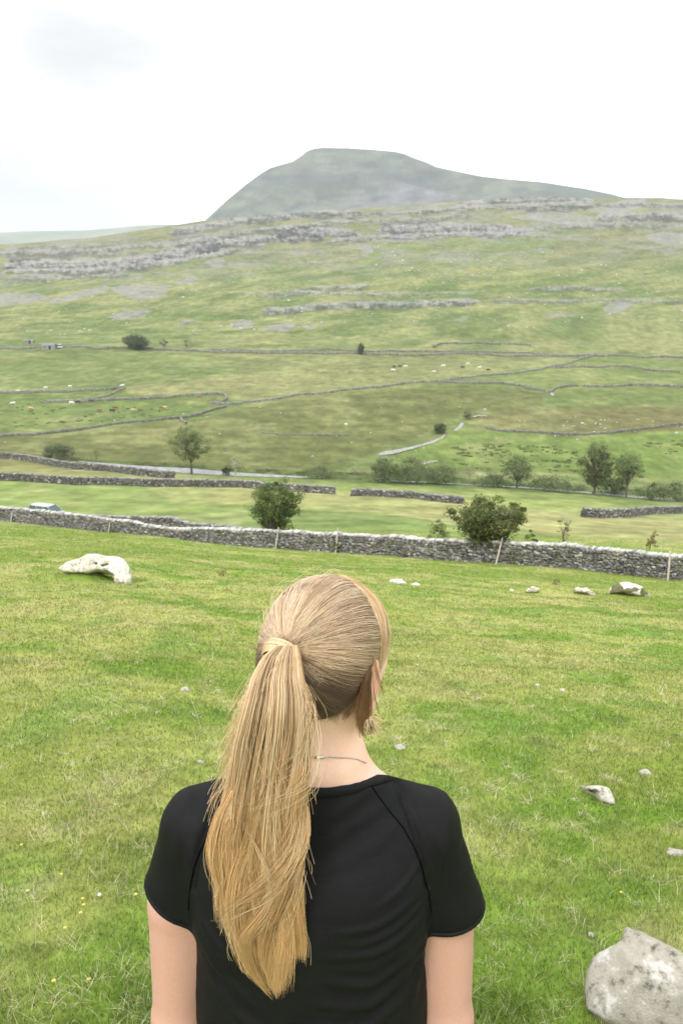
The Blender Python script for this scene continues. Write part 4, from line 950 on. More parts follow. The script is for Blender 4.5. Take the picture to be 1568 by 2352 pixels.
for x, y, kd, lb in [(902, 851, 'white', 'white cow in the straw field, farthest left of the white ones, below the black cow'), (931, 842, 'white', 'white cow just right of the two black cows in the straw field'), (1018, 841, 'white', 'white cow in the middle of the straw field'), (996, 854, 'white', 'white cow lowest in the straw field, beside the climbing wall'),
        (1074, 836, 'white', 'topmost white cow in the straw field'), (1101, 845, 'white', 'rightmost white cow in the straw field'), (905, 842, 'black', 'black cow at the left of the straw field, left of a pair'), (918, 842, 'black', 'black cow right of the leftmost black one'), (1120, 850, 'black', 'rightmost black cow in the straw field'), (1061, 844, 'black', 'black cow lying below the topmost white cow'),
        (43, 899, 'white', 'white cow standing just above the wall at the far left'), (106, 891, 'white', 'white cow above the wall, second from left'), (162, 889, 'white', 'white cow above the wall, third from left'), (282, 887, 'white', 'white cow by the end of the wall at the left'), (165, 927, 'white', 'white cow beside a black cow below the wall'), (31, 928, 'white', 'white cow low in the cattle pasture at the far left'),
        (180, 925, 'black', 'black cow right beside a white cow in the cattle pasture'), (210, 922, 'black', 'black cow near the wall in the cattle pasture'), (266, 938, 'brown', 'red-brown cow in the middle of the cattle pasture'), (307, 944, 'tan', 'tan cow right of the middle red-brown cow'), (71, 940, 'tan', 'tan cow at the far left of the cattle pasture'), (457, 911, 'brown', 'red-brown cow inside the hooked end of the wall'),
        (371, 938, 'brown', 'red-brown cow in the right half of the pasture, left of a pair'), (380, 938, 'tan', 'tan cow right of a pair in the right half of the pasture'), (230, 944, 'brown', 'darker brown cow left of the middle red-brown cow'), (258, 945, 'black', 'black cow below the middle red-brown cow')]:
    cow(x, y, kd, lb)
# ------------------------------------------------------------------ vehicles and barns
def car(name, p, rz, Ls, Ws, Hs, paint, label, cat, belt=.52, cab=(.04, .16, .62, .80), full=True, group=None):
    E = empty(name, p, label, cat, group, rz)
    def loc(V): return np.asarray(V, float)@np.array([[math.cos(rz), math.sin(rz), 0], [-math.sin(rz), math.cos(rz), 0], [0, 0, 1]])
    def bld(mb, nm, m, par=E, smooth=False):
        V = np.vstack(mb.v); o = mk(nm, V, [np.vstack(f) for f in mb.f.values()], m, None, None, smooth); o.parent = par; return o
    # lower body: lofted stations along the length
    st = [(0, .30, .45, .80), (.02, .22, .50, .92), (.12, .20, .52, .98), (.4, .19, .53, 1), (.66, .19, .52, 1), (.82, .20, .47, .97), (.95, .22, .42, .90), (1, .28, .36, .76)]
    mb = MB(); V = []
    for t, z0, z1, w in st:
        for k, (a, b) in enumerate([(-1, 0), (-1, .55), (-.96, .9), (-.86, 1), (.86, 1), (.96, .9), (1, .55), (1, 0)]): V.append([(t-.5)*Ls, a*w*Ws/2, (z0+(z1-z0)*b)*Hs])
    mb.add(V, gridF(len(st), 8, True)); mb.add(np.array(V)[:8], [[0, 1, 2, 7], [2, 3, 6, 7], [3, 4, 5, 6]]); mb.add(np.array(V)[-8:], [[7, 2, 1, 0], [7, 6, 3, 2], [6, 5, 4, 3]])
    bld(mb, 'body', M[paint], smooth=False)
    # cabin: roof slab carried by the glasshouse
    a0, a1, b0, b1 = cab; z0 = belt*Hs*.97; z1 = Hs
    mb = MB(); q = []
    for t, z, w in ((a0, z0, .95), (a1, z1*.955, .76)): q += [[(t-.5)*Ls, s*w*Ws/2, z] for s in (-1, 1)]
    for t, z, w in ((b0, z1*.955, .76), (b1, z0, .95)): q += [[(t-.5)*Ls, s*w*Ws/2, z] for s in (-1, 1)]
    mb.add(q, [[0, 1, 3, 2], [2, 3, 5, 4], [4, 5, 7, 6], [0, 2, 4, 6], [1, 7, 5, 3]]); bld(mb, 'window', M['glass'])
    mb = MB(); R = []
    xs = np.linspace(a1-.015, b0+.015, 6)
    for i, t in enumerate(xs):
        e = .92 if i in (0, 5) else 1; zz = z1*(.95 if i in (0, 5) else .985)
        for s, dz in ((-1, -.03), (-.92, 0), (-.5, .012), (.5, .012), (.92, 0), (1, -.03)): R.append([(t-.5)*Ls, s*.8*Ws/2*e, zz+dz*Hs])
    mb.add(R, gridF(6, 6)); R2 = np.array(R)-[0, 0, .05]; mb.add(R2, gridF(6, 6)[:, ::-1])
    bld(mb, 'roof', M[paint], smooth=True)
    for s in (-1, 1):
        for f in (0, .36, .7, 1):
            mb = MB(); lo_ = [(a0+(b1-a0)*f-.5)*Ls, s*.955*Ws/2, z0]; hi_ = [(a1+(b0-a1)*f-.5)*Ls, s*.775*Ws/2, z1*.955]; tube(mb, [lo_, hi_], .035, 5)
            bld(mb, 'pillar', M[paint])
    for tx in (.19, .8):
        for s in (-1, 1):
            mb = MB(); c = np.array([(tx-.5)*Ls, s*Ws*.44, .2*Hs+.02]); r_ = .2*Hs
            tube(mb, [c-[0, .1, 0], c-[0, .09, 0], c+[0, .09, 0], c+[0, .1, 0]], [r_*.85, r_, r_, r_*.85], 16); wh = bld(mb, 'wheel', M['rubber'], smooth=True)
            mb = MB(); tube(mb, [c-[0, .105, 0], c+[0, .105, 0]], r_*.55, 12); bld(mb, 'rim', M['silver'], wh)
    for s in (-1, 1):
        mb = MB(); box(mb, ((.985-.5)*Ls, s*Ws*.33, .36*Hs), (.08, .28, .12)); bld(mb, 'headlight', M['silver'])
    return E
p = ray(112, 1206)*94; p[2] = landz(p[0], p[1])[0]
s = p[1]*CP-p[2]*SP; u0, v0 = proj(p[None]); Hc = (v0[0]-1160)*s/FD
p[2] += max(0, Hc-1.75)+.12
car('parked_car', p, math.radians(-22), 4.7, 1.8, min(Hc, 1.75), 'carpaint', 'pale grey-green estate car parked behind the near wall at the left', 'car', cab=(.03, .10, .66, .82))
p = foot(139, 800, 350); car('parked_van', p, math.radians(60), 4.2, 2.0, 2.4, 'whitepaint', 'white van parked beside the stone barn at the far left', 'van', cab=(.02, .06, .74, .86))
p = foot(516, 810, 350); car('parked_car', p, math.radians(5), 4.3, 1.8, 1.5, 'whitepaint', 'tiny white car on the valley road left of centre', 'car')
def barn(x, y, L, Wd, H, label, rz=0., mn=350):
    p = foot(x, y, mn); E = empty('barn', p, label, 'barn', rz=rz)
    def bb(nm, parts, m, par=E):
        mb = MB(); [box(mb, c, s_) for c, s_ in parts]; V = np.vstack(mb.v)
        o = mk(nm, V, [np.vstack(f) for f in mb.f.values()], m, None, np.array([.26, .25, .22]), False); o.parent = par; return o
    w = bb('wall', [((0, 0, H/2-.3), (L, Wd, H+.6))], M['plaster'])
    mb = MB(); e = .2; V = [[-L/2-e, -Wd/2-e, H], [L/2+e, -Wd/2-e, H], [L/2+e, 0, H+Wd*.28], [-L/2-e, 0, H+Wd*.28], [-L/2-e, Wd/2+e, H], [L/2+e, Wd/2+e, H]]
    mb.add(V, [[0, 1, 2, 3], [3, 2, 5, 4]]); mb.add(V, [[0, 3, 4], [1, 5, 2]]); mb.add(np.array(V)-[0, 0, .004], [[0, 4, 5, 1]])
    o = mk('roof', np.vstack(mb.v), [np.vstack(f) for f in mb.f.values()], M['slate'], None, None, False); o.parent = E
    bb('door', [((L*.15, -Wd/2-.03, 1.05), (1.3, .08, 2.1))], M['dark'])
    bb('window', [((-L*.25, -Wd/2-.03, 1.4), (.7, .08, .7))], M['dark'])
barn(114, 802, 7.5, 4.5, 2.2, 'low grey stone barn beside the white van at the far left')
barn(68, 789, 6, 3.5, 1.5, 'small low stone hut on the slope left of the barn')
# electricity poles
for x, yb, yt, l in [(766, 857, 830, 'thin wooden pole in the fields at centre'), (1344, 842, 815, 'thin wooden pole in the fields at the right'), (962, 845, 822, 'thin wooden pole among the white cattle')]:
    p = foot(x, yb, 250); H = size_at(p, yb-yt); mb = MB(); tube(mb, [p-[0, 0, .3], p+[0, 0, H*.5], p+[0, 0, H]], [.14, .12, .1], 6, (.3, .29, .24))
    tag(mb.build('utility_pole', M['wood'], origin=p), l, 'pole', 'utility poles across the fields')
# ------------------------------------------------------------------ the woman
BX, BY = -.041, .90
FZ = landz(BX, BY)[0]
YAW = math.radians(25); FW = np.array([math.sin(YAW), math.cos(YAW), 0]); RT = np.array([math.cos(YAW), -math.sin(YAW), 0]); UPV = np.array([0, 0, 1.])
HC = np.array([-.024, .925, -.434])
def hl(a, b, c): return HC+RT*a+FW*b+UPV*c            # head-local point: right, forward, up
def tozl(X, Y, Z): return (X-HC[0])*RT[0]+(Y-HC[1])*RT[1], (X-HC[0])*FW[0]+(Y-HC[1])*FW[1], Z-HC[2]
ARM = {s: dict(sh=(BX+s*.150, .905, -.684), md=(BX+s*.182, .900, -.80), el=(BX+s*.192, .89, -.985), wr=(BX+s*.192, .985, -1.215)) for s in (-1, 1)}
TZs = [-1.34, -1.22, -1.12, -1.0, -.92, -.84, -.76, -.70, -.66, -.63, -.60, -.56]
TAx = [.165, .172, .152, .139, .139, .139, .141, .145, .128, .100, .070, .048]
TAy = [.115, .118, .100, .092, .098, .104, .104, .094, .082, .070, .060, .05]
TCy = [.90, .90, .905, .905, .90, .895, .89, .89, .893, .897, .90, .905]
_zz = np.linspace(-1.36, -.54, 400); _k = np.exp(-.5*(np.arange(-24, 25)/9.)**2); _k /= _k.sum()
_sm = lambda tb: np.convolve(np.pad(np.interp(_zz, TZs, tb), 24, mode='edge'), _k, 'valid')
_AX, _AY, _CY = _sm(TAx), _sm(TAy), _sm(TCy)
def torso(X, Y, Z, g=0.):
    ax_ = np.interp(Z, _zz, _AX)+g; ay = np.interp(Z, _zz, _AY)+g; cy = np.interp(Z, _zz, _CY)
    x = np.abs(X-BX)/ax_; y = np.abs(Y-cy)/ay
    q = (x**2.2+y**2.2)**(1/2.2)
    d = (q-1)*np.minimum(ax_, ay)*.9
    return np.maximum(d, np.maximum(Z+.575, -1.335-Z))
def shoulders(X, Y, Z, g=0.):
    d = 1e9
    for s in (-1, 1):
        a = ARM[s]
        e = rcone(X, Y, Z, (BX+s*.045, .902, -.630), (BX+s*.14, .903, -.678), .034+g, .041+g)
        e = smin(e, rcone(X, Y, Z, a['sh'], a['md'], .0415+g, .0405+g), .02); e = smin(e, rcone(X, Y, Z, a['md'], a['el'], .0405+g, .0325+g), .006)
        e = smin(e, rcone(X, Y, Z, (BX+s*.06, .855, -.73), (BX+s*.082, .855, -.78), .05+g, .043+g), .04)
        d = e if s == -1 else np.minimum(d, e)
    return d
def hand(X, Y, Z, s):
    w = np.array(ARM[s]['wr']); d = rcone(X, Y, Z, w, w+[0, .02, -.035], .024, .026)
    d = smin(d, ell(X, Y, Z, w+[-s*.002, .03, -.065], (.016, .037, .045)), .015)
    for k, (dy, ln) in enumerate([(.058, .070), (.040, .080), (.021, .076), (.004, .060)]):
        b = w+[-s*.003, dy, -.095]; m_ = b+[-s*.006, .006, -ln*.5]; e = m_+[-s*.018, .004, -ln*.42]
        f = smin(rcone(X, Y, Z, b, m_, .0085, .0078), rcone(X, Y, Z, m_, e, .0078, .0065), .003); d = smin(d, f, .004)
    b = w+[-s*.006, .055, -.045]; m_ = b+[-s*.012, .028, -.03]; e = m_+[-s*.010, .008, -.028]
    return smin(d, smin(rcone(X, Y, Z, b, m_, .012, .010), rcone(X, Y, Z, m_, e, .010, .008), .004), .008)
def headf(X, Y, Z):
    a, b, c = tozl(X, Y, Z)
    d = ell(a, b, c, (0, -.005, .002), (.0655, .093, .088))
    d = smin(d, ell(a, b, c, (0, .042, -.045), (.061, .055, .068)), .03)          # face
    d = smin(d, ell(a, b, c, (0, .062, -.095), (.032, .030, .026)), .03)          # chin
    for s in (-1, 1):
        d = smin(d, rcone(a, b, c, (s*.050, .004, -.072), (s*.022, .068, -.105), .018, .016), .025)   # jaw
        d = smin(d, ell(a, b, c, (s*.036, .066, -.035), (.022, .022, .02)), .02)  # cheekbone
        d = -smin(-d, ell(a, b, c, (s*.031, .103, -.008), (.019, .014, .012)), .01)   # eye socket
        d = smin(d, ell(a, b, c, (s*.031, .0865, -.008), (.0125, .0115, .0105)), .002)
        e = ell(a, b, c, (s*.069, .0, -.028), (.0085, .018, .031)); e = np.maximum(e, -ell(a, b, c, (s*.079, -.004, -.024), (.007, .011, .02)))
        d = smin(d, e, .006)
    d = smin(d, rcone(a, b, c, (0, .093, .0), (0, .113, -.035), .007, .011), .012)  # nose
    d = smin(d, ell(a, b, c, (0, .097, -.066), (.022, .010, .0055)), .006)          # lips
    d = smin(d, ell(a, b, c, (0, .096, -.077), (.018, .010, .0055)), .006)
    return d
def trunkf(X, Y, Z):
    d = torso(X, Y, Z)
    for s in (-1, 1):
        d = smin(d, rcone(X, Y, Z, (BX+s*.045, .902, -.630), (BX+s*.14, .903, -.678), .034, .041), .03)
        d = smin(d, rcone(X, Y, Z, (BX+s*.06, .855, -.73), (BX+s*.082, .855, -.78), .05, .043), .04)
    d = smin(d, rcone(X, Y, Z, (BX+.004, .903, -.655), (BX+.004, .913, -.50), .052, .0465), .045)
    return smin(d, rcone(X, Y, Z, (BX+.004, .903, -.62), (BX+.004, .906, -.585), .058, .049), .05)
def bodyf(X, Y, Z):
    d = smin(torso(X, Y, Z), shoulders(X, Y, Z), .035)
    d = smin(d, rcone(X, Y, Z, (BX+.004, .903, -.655), (BX+.004, .913, -.50), .052, .0465), .045)
    d = smin(d, rcone(X, Y, Z, (BX+.004, .903, -.62), (BX+.004, .906, -.585), .058, .049), .05)
    d = smin(d, headf(X, Y, Z), .022)
    for s in (-1, 1):
        a = ARM[s]
        d = smin(d, rcone(X, Y, Z, a['el'], a['wr'], .034, .0225), .014) if True else d
        d = smin(d, hand(X, Y, Z, s), .01)
        hp, kn, an = (BX+s*.085, .90, -1.27), (BX+s*.085, .905, FZ+.47), (BX+s*.09, .89, FZ+.09)
        d = smin(d, rcone(X, Y, Z, hp, kn, .083, .052), .04); d = smin(d, rcone(X, Y, Z, kn, an, .052, .036), .02)
        d = smin(d, rcone(X, Y, Z, (BX+s*.09, .88, FZ+.045), (BX+s*.105, 1.04, FZ+.025), .036, .03), .02)
    return d
FZ2 = FZ
V, F = snets(bodyf, (-.36, .72, FZ-.02), (.27, 1.14, -.30), .0052)
V = relax(V, F, 2, .4)
k = fbm(V[:, 0]*30, V[:, 1]*30, V[:, 2]*30, o=3, seed=201)
sk = lerp(C_(.78, .51, .385), C_(.82, .56, .44), sst(-.4, .4, k))
a_, b_, c_ = tozl(V[:, 0], V[:, 1], V[:, 2])
sk = lerp(sk, C_(.74, .36, .27), np.clip(sst(.062, .070, np.abs(a_))*(np.abs(b_) < .03)*(c_ > -.075)*(c_ < .015), 0, 1)*.75)
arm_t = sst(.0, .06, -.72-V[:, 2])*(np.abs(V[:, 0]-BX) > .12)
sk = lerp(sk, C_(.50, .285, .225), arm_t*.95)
sk = lerp(sk, C_(.55, .16, .13), ((np.abs(a_) < .021)*(b_ > .092)*(c_ < -.058)*(c_ > -.085))*.7)
m, nt, b = mat('skin')
at = N(nt, 'ShaderNodeAttribute', attribute_name='Col'); nn = noise_node(nt, 350, 4); r = ramp(nt, nn.outputs['Fac'], [(.3, (.93, .93, .93)), (.7, (1.04, 1.03, 1.03))])
nt.links.new(mulcol(nt, at.outputs['Color'], r.outputs['Color']), b.inputs['Base Color'])
b.inputs['Roughness'].default_value = .55; b.inputs['Subsurface Weight'].default_value = .25; b.inputs['Subsurface Radius'].default_value = (1, .35, .2); b.inputs['Subsurface Scale'].default_value = .008
b.inputs['Specular IOR Level'].default_value = .35
bumpn(nt, b, noise_node(nt, 500, 3).outputs['Fac'], .15, .0006)
M['skin'] = m
person = mk('person', V, F, M['skin'], col=sk, origin=(BX, BY, FZ))
tag(person, 'woman seen from behind in a black T-shirt with a long blonde ponytail', 'person')
PL = np.array(person.location)
def pmk(name, V, F, m, col=None, smooth=True, par=None):
    par = par or person
    o = mk(name, np.asarray(V, float)-PL, F, m, None, col, smooth); o.parent = par; return o
# ---- shirt
def cloth(name, base, rough, sheen, knit=0):
    m, nt, b = mat(name)
    nn = noise_node(nt, 30, 4); r = ramp(nt, nn.outputs['Fac'], [(.3, tuple(.9*c for c in base)), (.7, tuple(1.12*c for c in base))])
    nt.links.new(r.outputs['Color'], b.inputs['Base Color']); b.inputs['Roughness'].default_value = rough
    b.inputs['Sheen Weight'].default_value = sheen; b.inputs['Sheen Roughness'].default_value = .5; b.inputs['Sheen Tint'].default_value = (.75, .85, 1, 1)
    b.inputs['Specular IOR Level'].default_value = .13
    tc = N(nt, 'ShaderNodeTexCoord'); wv = N(nt, 'ShaderNodeTexWave', wave_type='BANDS', bands_direction='Z'); wv.inputs['Scale'].default_value = 110; wv.inputs['Distortion'].default_value = 1.5
    nt.links.new(tc.outputs['Object'], wv.inputs['Vector'])
    bumpn(nt, b, wv.outputs['Fac'], knit, .0008)
    return m
M['knit'] = cloth('black_mesh_fabric', (.0068, .0070, .0078), .7, .0, .07)
M['smoothcloth'] = cloth('black_smooth_fabric', (.0066, .0068, .0074), .62, .0, .03)
HEM = {}
for s in (-1, 1):
    a = np.array(ARM[s]['sh']); e = np.array(ARM[s]['el']); dv = (e-a)/np.linalg.norm(e-a)
    n = np.array([s*.52, 0, -.84]) if s < 0 else np.array([.16, 0, -1.]); n /= np.linalg.norm(n)      # hem slants: outer edge higher
    HEM[s] = (np.array([BX+s*.190, .900, -.784 if s < 0 else -.810]), n)
def shirtf(X, Y, Z):
    d = smin(trunkf(X, Y, Z)-.0045, torso(X, Y, Z, .004+.012*sst(-.62, -.74, Z)+.010*sst(-.8, -1.0, Z)), .012)
    dd = None
    for s in (-1, 1):
        a = np.array(ARM[s]['sh'])
        e = rcone(X, Y, Z, (BX+s*.045, .902, -.630), (BX+s*.140, .903, -.680), .040, .047)
        e = smin(e, rcone(X, Y, Z, (BX+s*.06, .855, -.73), (BX+s*.082, .855, -.78), .056, .05), .05)
        d = smin(d, e, .035)
        dv = np.array(ARM[s]['el'])-a; dv /= np.linalg.norm(dv)
        md = np.array(ARM[s]['md'])+np.array([s*.003, 0, 0]); sl = smin(rcone(X, Y, Z, a, md, .0485, .0480), rcone(X, Y, Z, md, md+np.array([s*.004, 0, -.09]), .0480, .0485), .01)
        c, n = HEM[s]
        sl = np.maximum(sl, (X-c[0])*n[0]+(Y-c[1])*n[1]+(Z-c[2])*n[2])
        dd = sl if dd is None else np.minimum(dd, sl)
    d = smin(d, dd, .014)
    # neckline: shallow scoop round the neck
    nx, ny, nz = 0, .36, 1.0; L = math.hypot(ny, nz)
    pl = ((Y-.845)*ny+(Z+.579)*nz)/L
    d = np.maximum(d, pl)
    fr = ((Y-.905)*1.5+(Z+.607))/1.8
    d = np.maximum(d, fr)
    return np.maximum(d, -1.25-Z)
V, F = snets(shirtf, (-.33, .74, -1.26), (.25, 1.06, -.55), .0037)
V = relax(V, F, 3, .5)
Nn = vnormals(V, F)
# folds, each a ridge along a line measured on the back (x from the spine, z)
def ridge(V, pts, w, amp, front=False):
    d = np.full(len(V), 9.); tt = np.zeros(len(V)); n = len(pts)-1
    px, pz = V[:, 0], V[:, 2]
    for i in range(n):
        a = np.array(pts[i]); e = np.array(pts[i+1]); v = e-a; t = np.clip(((px-a[0])*v[0]+(pz-a[1])*v[1])/(v@v), 0, 1)
        q = np.hypot(px-a[0]-t*v[0], pz-a[1]-t*v[1]); m = q < d; d = np.where(m, q, d); tt = np.where(m, (i+t)/n, tt)
    fade = np.sin(np.pi*np.clip(tt, .02, .98))**.6
    return amp*fade*(np.exp(-(d/w)**2)-.45*np.exp(-((d-1.6*w)/w)**2))
def bk(x, y): w_ = W(x, y, .80); return (float(w_[0]), float(w_[2]))
disp = np.zeros(len(V))
for pts, w, amp in [([(760, 2110), (860, 2105), (960, 2085)], .006, .0045), ([(740, 2160), (860, 2165), (985, 2130)], .007, .005), ([(740, 2215), (850, 2240), (985, 2185)], .008, .006),
    ([(720, 2265), (850, 2290), (985, 2230)], .008, .0055), ([(700, 2320), (840, 2345), (980, 2290)], .009, .006), ([(860, 2070), (930, 2050), (985, 2020)], .005, .003), ([(800, 2145), (900, 2130), (990, 2105)], .005, .0035),
    ([(460, 2180), (520, 2240), (600, 2290)], .008, .005), ([(450, 2120), (500, 2160), (560, 2180)], .006, .004), ([(470, 2260), (540, 2320), (640, 2350)], .009, .005), ([(950, 2350), (975, 2280), (985, 2180)], .007, .005),
    ([(760, 1905), (830, 1885), (890, 1880)], .007, .0018), ([(760, 1945), (840, 1925), (920, 1915)], .007, .0018), ([(735, 2000), (850, 1975), (950, 1945)], .009, .002), ([(930, 1850), (960, 1930), (985, 2010)], .008, .002),
    ([(1030, 1900), (1045, 1970), (1035, 2060)], .010, .0045), ([(1010, 1960), (1025, 2030), (1020, 2095)], .007, .004), ([(1075, 1990), (1068, 2040), (1040, 2100)], .008, .003), ([(395, 1890), (400, 1960), (390, 2050)], .010, .0045), ([(425, 1950), (420, 2010), (425, 2080)], .007, .004)]:
    disp += ridge(V, [bk(*p) for p in pts], w*.9, amp*.65)
disp *= (Nn[:, 1] < .15)
disp += .0016*fbm(V[:, 0]*14, V[:, 1]*14, V[:, 2]*26, o=3, seed=211)
# raglan seams press a groove
def seam_pts(s):
    if s > 0: pix = [(853, 1806), (870, 1830), (893, 1862), (925, 1900), (950, 1945), (968, 1990), (982, 2045), (990, 2095)]
    else: pix = [(566, 1806), (545, 1835), (515, 1870), (485, 1910), (462, 1950), (445, 1995), (436, 2045), (433, 2090)]
    return pix
M['thread'] = simple('black_thread', (.0015, .0015, .0015), .95, spec=.05)
SEAM = {s: [bk(*p) for p in seam_pts(s)] for s in (-1, 1)}
def seamdist(V, s):
    d = np.full(len(V), 9.)
    for i in range(len(SEAM[s])-1):
        a = np.array(SEAM[s][i]); e = np.array(SEAM[s][i+1]); v = e-a; t = np.clip(((V[:, 0]-a[0])*v[0]+(V[:, 2]-a[1])*v[1])/(v@v), 0, 1)
        d = np.minimum(d, np.hypot(V[:, 0]-a[0]-t*v[0], V[:, 2]-a[1]-t*v[1]))
    return d
for s in (-1, 1): disp -= .006*np.exp(-(seamdist(V, s)/.0036)**2)*(Nn[:, 1] < .3)
V = V+Nn*disp[:, None]
shirt = pmk('shirt', V, F, [M['knit'], M['smoothcloth']])
fc = V[F].mean(1)
sx = [np.interp(-fc[:, 2], [-p[1] for p in SEAM[s]], [p[0] for p in SEAM[s]]) for s in (-1, 1)]
shirt.data.polygons.foreach_set('material_index', ((fc[:, 0] < sx[0]) | (fc[:, 0] > sx[1])).astype(np.int32)*(fc[:, 2] > -.86))
from mathutils.bvhtree import BVHTree
from mathutils import Vector
bvs = BVHTree.FromPolygons(V.tolist(), F.tolist()); 
def on_shirt(pts, lift=0.):
    out = []
    for x, y in pts:
        R = ray(x, y); R = R/np.linalg.norm(R); h_ = bvs.ray_cast(Vector((0, 0, 0)), Vector(R.tolist()))
        if h_[0]: out.append(np.array(h_[0])+np.array(h_[1])*lift)
    return np.array(out)
def dense(pts, n):
    p = np.array(pts, float); t = np.linspace(0, len(p)-1, n); return np.stack([np.interp(t, np.arange(len(p)), p[:, k]) for k in (0, 1)], -1)
for s in (-1, 1):
    q = on_shirt(dense(seam_pts(s), 50), .0001); mb = MB(); tube(mb, q, .0010, 5, cap=False); pmk('seam', mb.v[0], [np.vstack(f) for f in mb.f.values()], M['thread'], par=shirt) if len(q) > 4 else None
# collar band and sleeve hems follow the cut edges
def rim(name, cx, cy, inward, rad, nrm, c0, thick, wide, fn, n=120, m=None, ymax=9):
    """march outward from c0 in the plane with normal nrm until the field fn is left"""
    nrm = np.array(nrm, float)/np.linalg.norm(nrm); a = np.cross(nrm, [0, 1, 0]); a /= np.linalg.norm(a); b_ = np.cross(nrm, a); pts = []
    for t in np.linspace(0, 2*np.pi, n, endpoint=False):
        d = a*math.cos(t)+b_*math.sin(t); L = np.linspace(.005, rad, 200); Q = c0+d[None]*L[:, None]; f = fn(Q[:, 0], Q[:, 1], Q[:, 2])
        k = np.argmax(f > 0) if np.any(f > 0) else 199; pts.append(c0+d*L[k])
    P_ = np.array(pts); out = P_-c0; out /= np.linalg.norm(out, axis=1)[:, None]
    rows = []
    for o_, h_ in ((-.0015, wide), (thick*.7, wide*.9), (thick, 0), (thick*.6, -wide*.8), (-.0015, -wide)): rows.append(P_+out*o_+nrm[None]*h_)
    V = np.stack(rows, 0); nn = len(rows); F = []
    for i in range(nn-1):
        for j in range(n):
            if max(P_[j, 1], P_[(j+1) % n, 1]) > ymax: continue
            F.append([i*n+j, i*n+(j+1) % n, (i+1)*n+(j+1) % n, (i+1)*n+j])
    return pmk(name, V.reshape(-1, 3), np.array(F), m or M['smoothcloth'], par=shirt)
nn_ = np.array([0, .36, 1.]); nn_ /= np.linalg.norm(nn_)
def sf0(X, Y, Z): return shirtf(X, Y, Z)
c0 = np.array([BX, .900, -.579-.055*.36])-nn_*.006
rim('collar', 0, 0, 0, .16, nn_, c0, .0010, .0062, sf0, ymax=.890)
for s in (-1, 1):
    c, n = HEM[s]; rim('sleeve_hem', 0, 0, 0, .10, n, c-n*.004, .0012, .0025, lambda X, Y, Z: shirtf(X, Y, Z))
q = on_shirt(dense([(700, 1817), (760, 1817), (820, 1812), (868, 1802), (900, 1792)], 40), .0001); mb = MB(); tube(mb, q, .0007, 5, cap=False); pmk('seam', mb.v[0], [np.vstack(f) for f in mb.f.values()], M['thread'], par=shirt)
# ---- trousers and shoes (below the frame)
def trf(X, Y, Z):
    d = torso(X, Y, Z, .006); d = np.maximum(d, Z+1.13)
    for s in (-1, 1):
        hp, kn, an = (BX+s*.085, .90, -1.27), (BX+s*.085, .905, FZ+.47), (BX+s*.09, .89, FZ+.12)
        d = smin(d, rcone(X, Y, Z, hp, kn, .092, .062), .04); d = smin(d, rcone(X, Y, Z, kn, an, .062, .052), .02)
    return np.maximum(d, FZ+.07-Z)
V, F = snets(trf, (-.3, .74, FZ+.03), (.22, 1.08, -1.08), .009); pmk('trousers', V, F, M['trouser'])
for s in (-1, 1):
    def shf(X, Y, Z):
        d = smin(rcone(X, Y, Z, (BX+s*.09, .885, FZ+.055), (BX+s*.107, 1.05, FZ+.035), .047, .042), rcone(X, Y, Z, (BX+s*.09, .885, FZ+.05), (BX+s*.09, .885, FZ+.13), .046, .047), .03)
        return np.maximum(d, np.maximum(FZ-.005-Z, Z-FZ-.14))
    V, F = snets(shf, (BX+s*.1-.09, .80, FZ-.03), (BX+s*.1+.09, 1.13, FZ+.17), .007); pmk('shoe', V, F, M['shoe'])
# ------------------------------------------------------------------ hair
m, nt, b = mat('hair')
at = N(nt, 'ShaderNodeAttribute', attribute_name='Col'); nt.links.new(at.outputs['Color'], b.inputs['Base Color'])
b.inputs['Roughness'].default_value = .38; b.inputs['Specular IOR Level'].default_value = .45; b.inputs['Specular Tint'].default_value = (1, .93, .78, 1)
t = N(nt, 'ShaderNodeBsdfTranslucent'); mx = N(nt, 'ShaderNodeMixShader'); mx.inputs[0].default_value = .22
nt.links.new(at.outputs['Color'], t.inputs['Color']); nt.links.new(b.outputs[0], mx.inputs[1]); nt.links.new(t.outputs[0], mx.inputs[2]); nt.links.new(mx.outputs[0], nt.nodes['Material Output'].inputs['Surface'])
M['hair'] = m
rg = np.random.default_rng(5)
BL = C_(.645, .43, .225); BD = C_(.21, .12, .06); BP = C_(.93, .77, .53); BR = C_(.14, .085, .055)
def haircol(n, M_, t_light=.5, spread=.25, dark=0.):
    k = np.clip(rg.normal(t_light, spread, n), 0, 1)
    c = np.where(k[:, None] < .5, BD+(BL-BD)*(k*2)[:, None], BL+(BP-BL)*((k-.5)*2)[:, None])
    c = c+(BR-c)*dark
    return np.repeat(c[:, None], M_, 1)
SA = np.array([.0700, .0985, .0925])                  # hair surface over the skull
ROOT = hl(0, -.097, .040)
rdir = np.array([0, -.097/SA[1], .040/SA[2]]); rdir /= np.linalg.norm(rdir)
def todir(d): return HC+(d*SA)[..., 0:1]*RT+(d*SA)[..., 1:2]*FW+(d*SA)[..., 2:3]*UPV
def lzmin(ly, lx):
    lz = np.interp(ly, [-1, -.7, -.45, -.2, 0, .25, .5, .8], [-.66, -.64, -.60, -.36, -.10, -.02, .25, .62])
    return lz+.12*(1-np.clip(np.abs(lx)/.6, 0, 1))*(ly < -.4)*-1
def scalp(n, front=.42):
    out = []
    while sum(map(len, out)) < n:
        d = rg.normal(size=(4000, 3)); d /= np.linalg.norm(d, axis=1)[:, None]
        ok = (d[:, 2] > lzmin(d[:, 1], d[:, 0])) & (d[:, 1] < front); out.append(d[ok])
    return np.vstack(out)[:n]
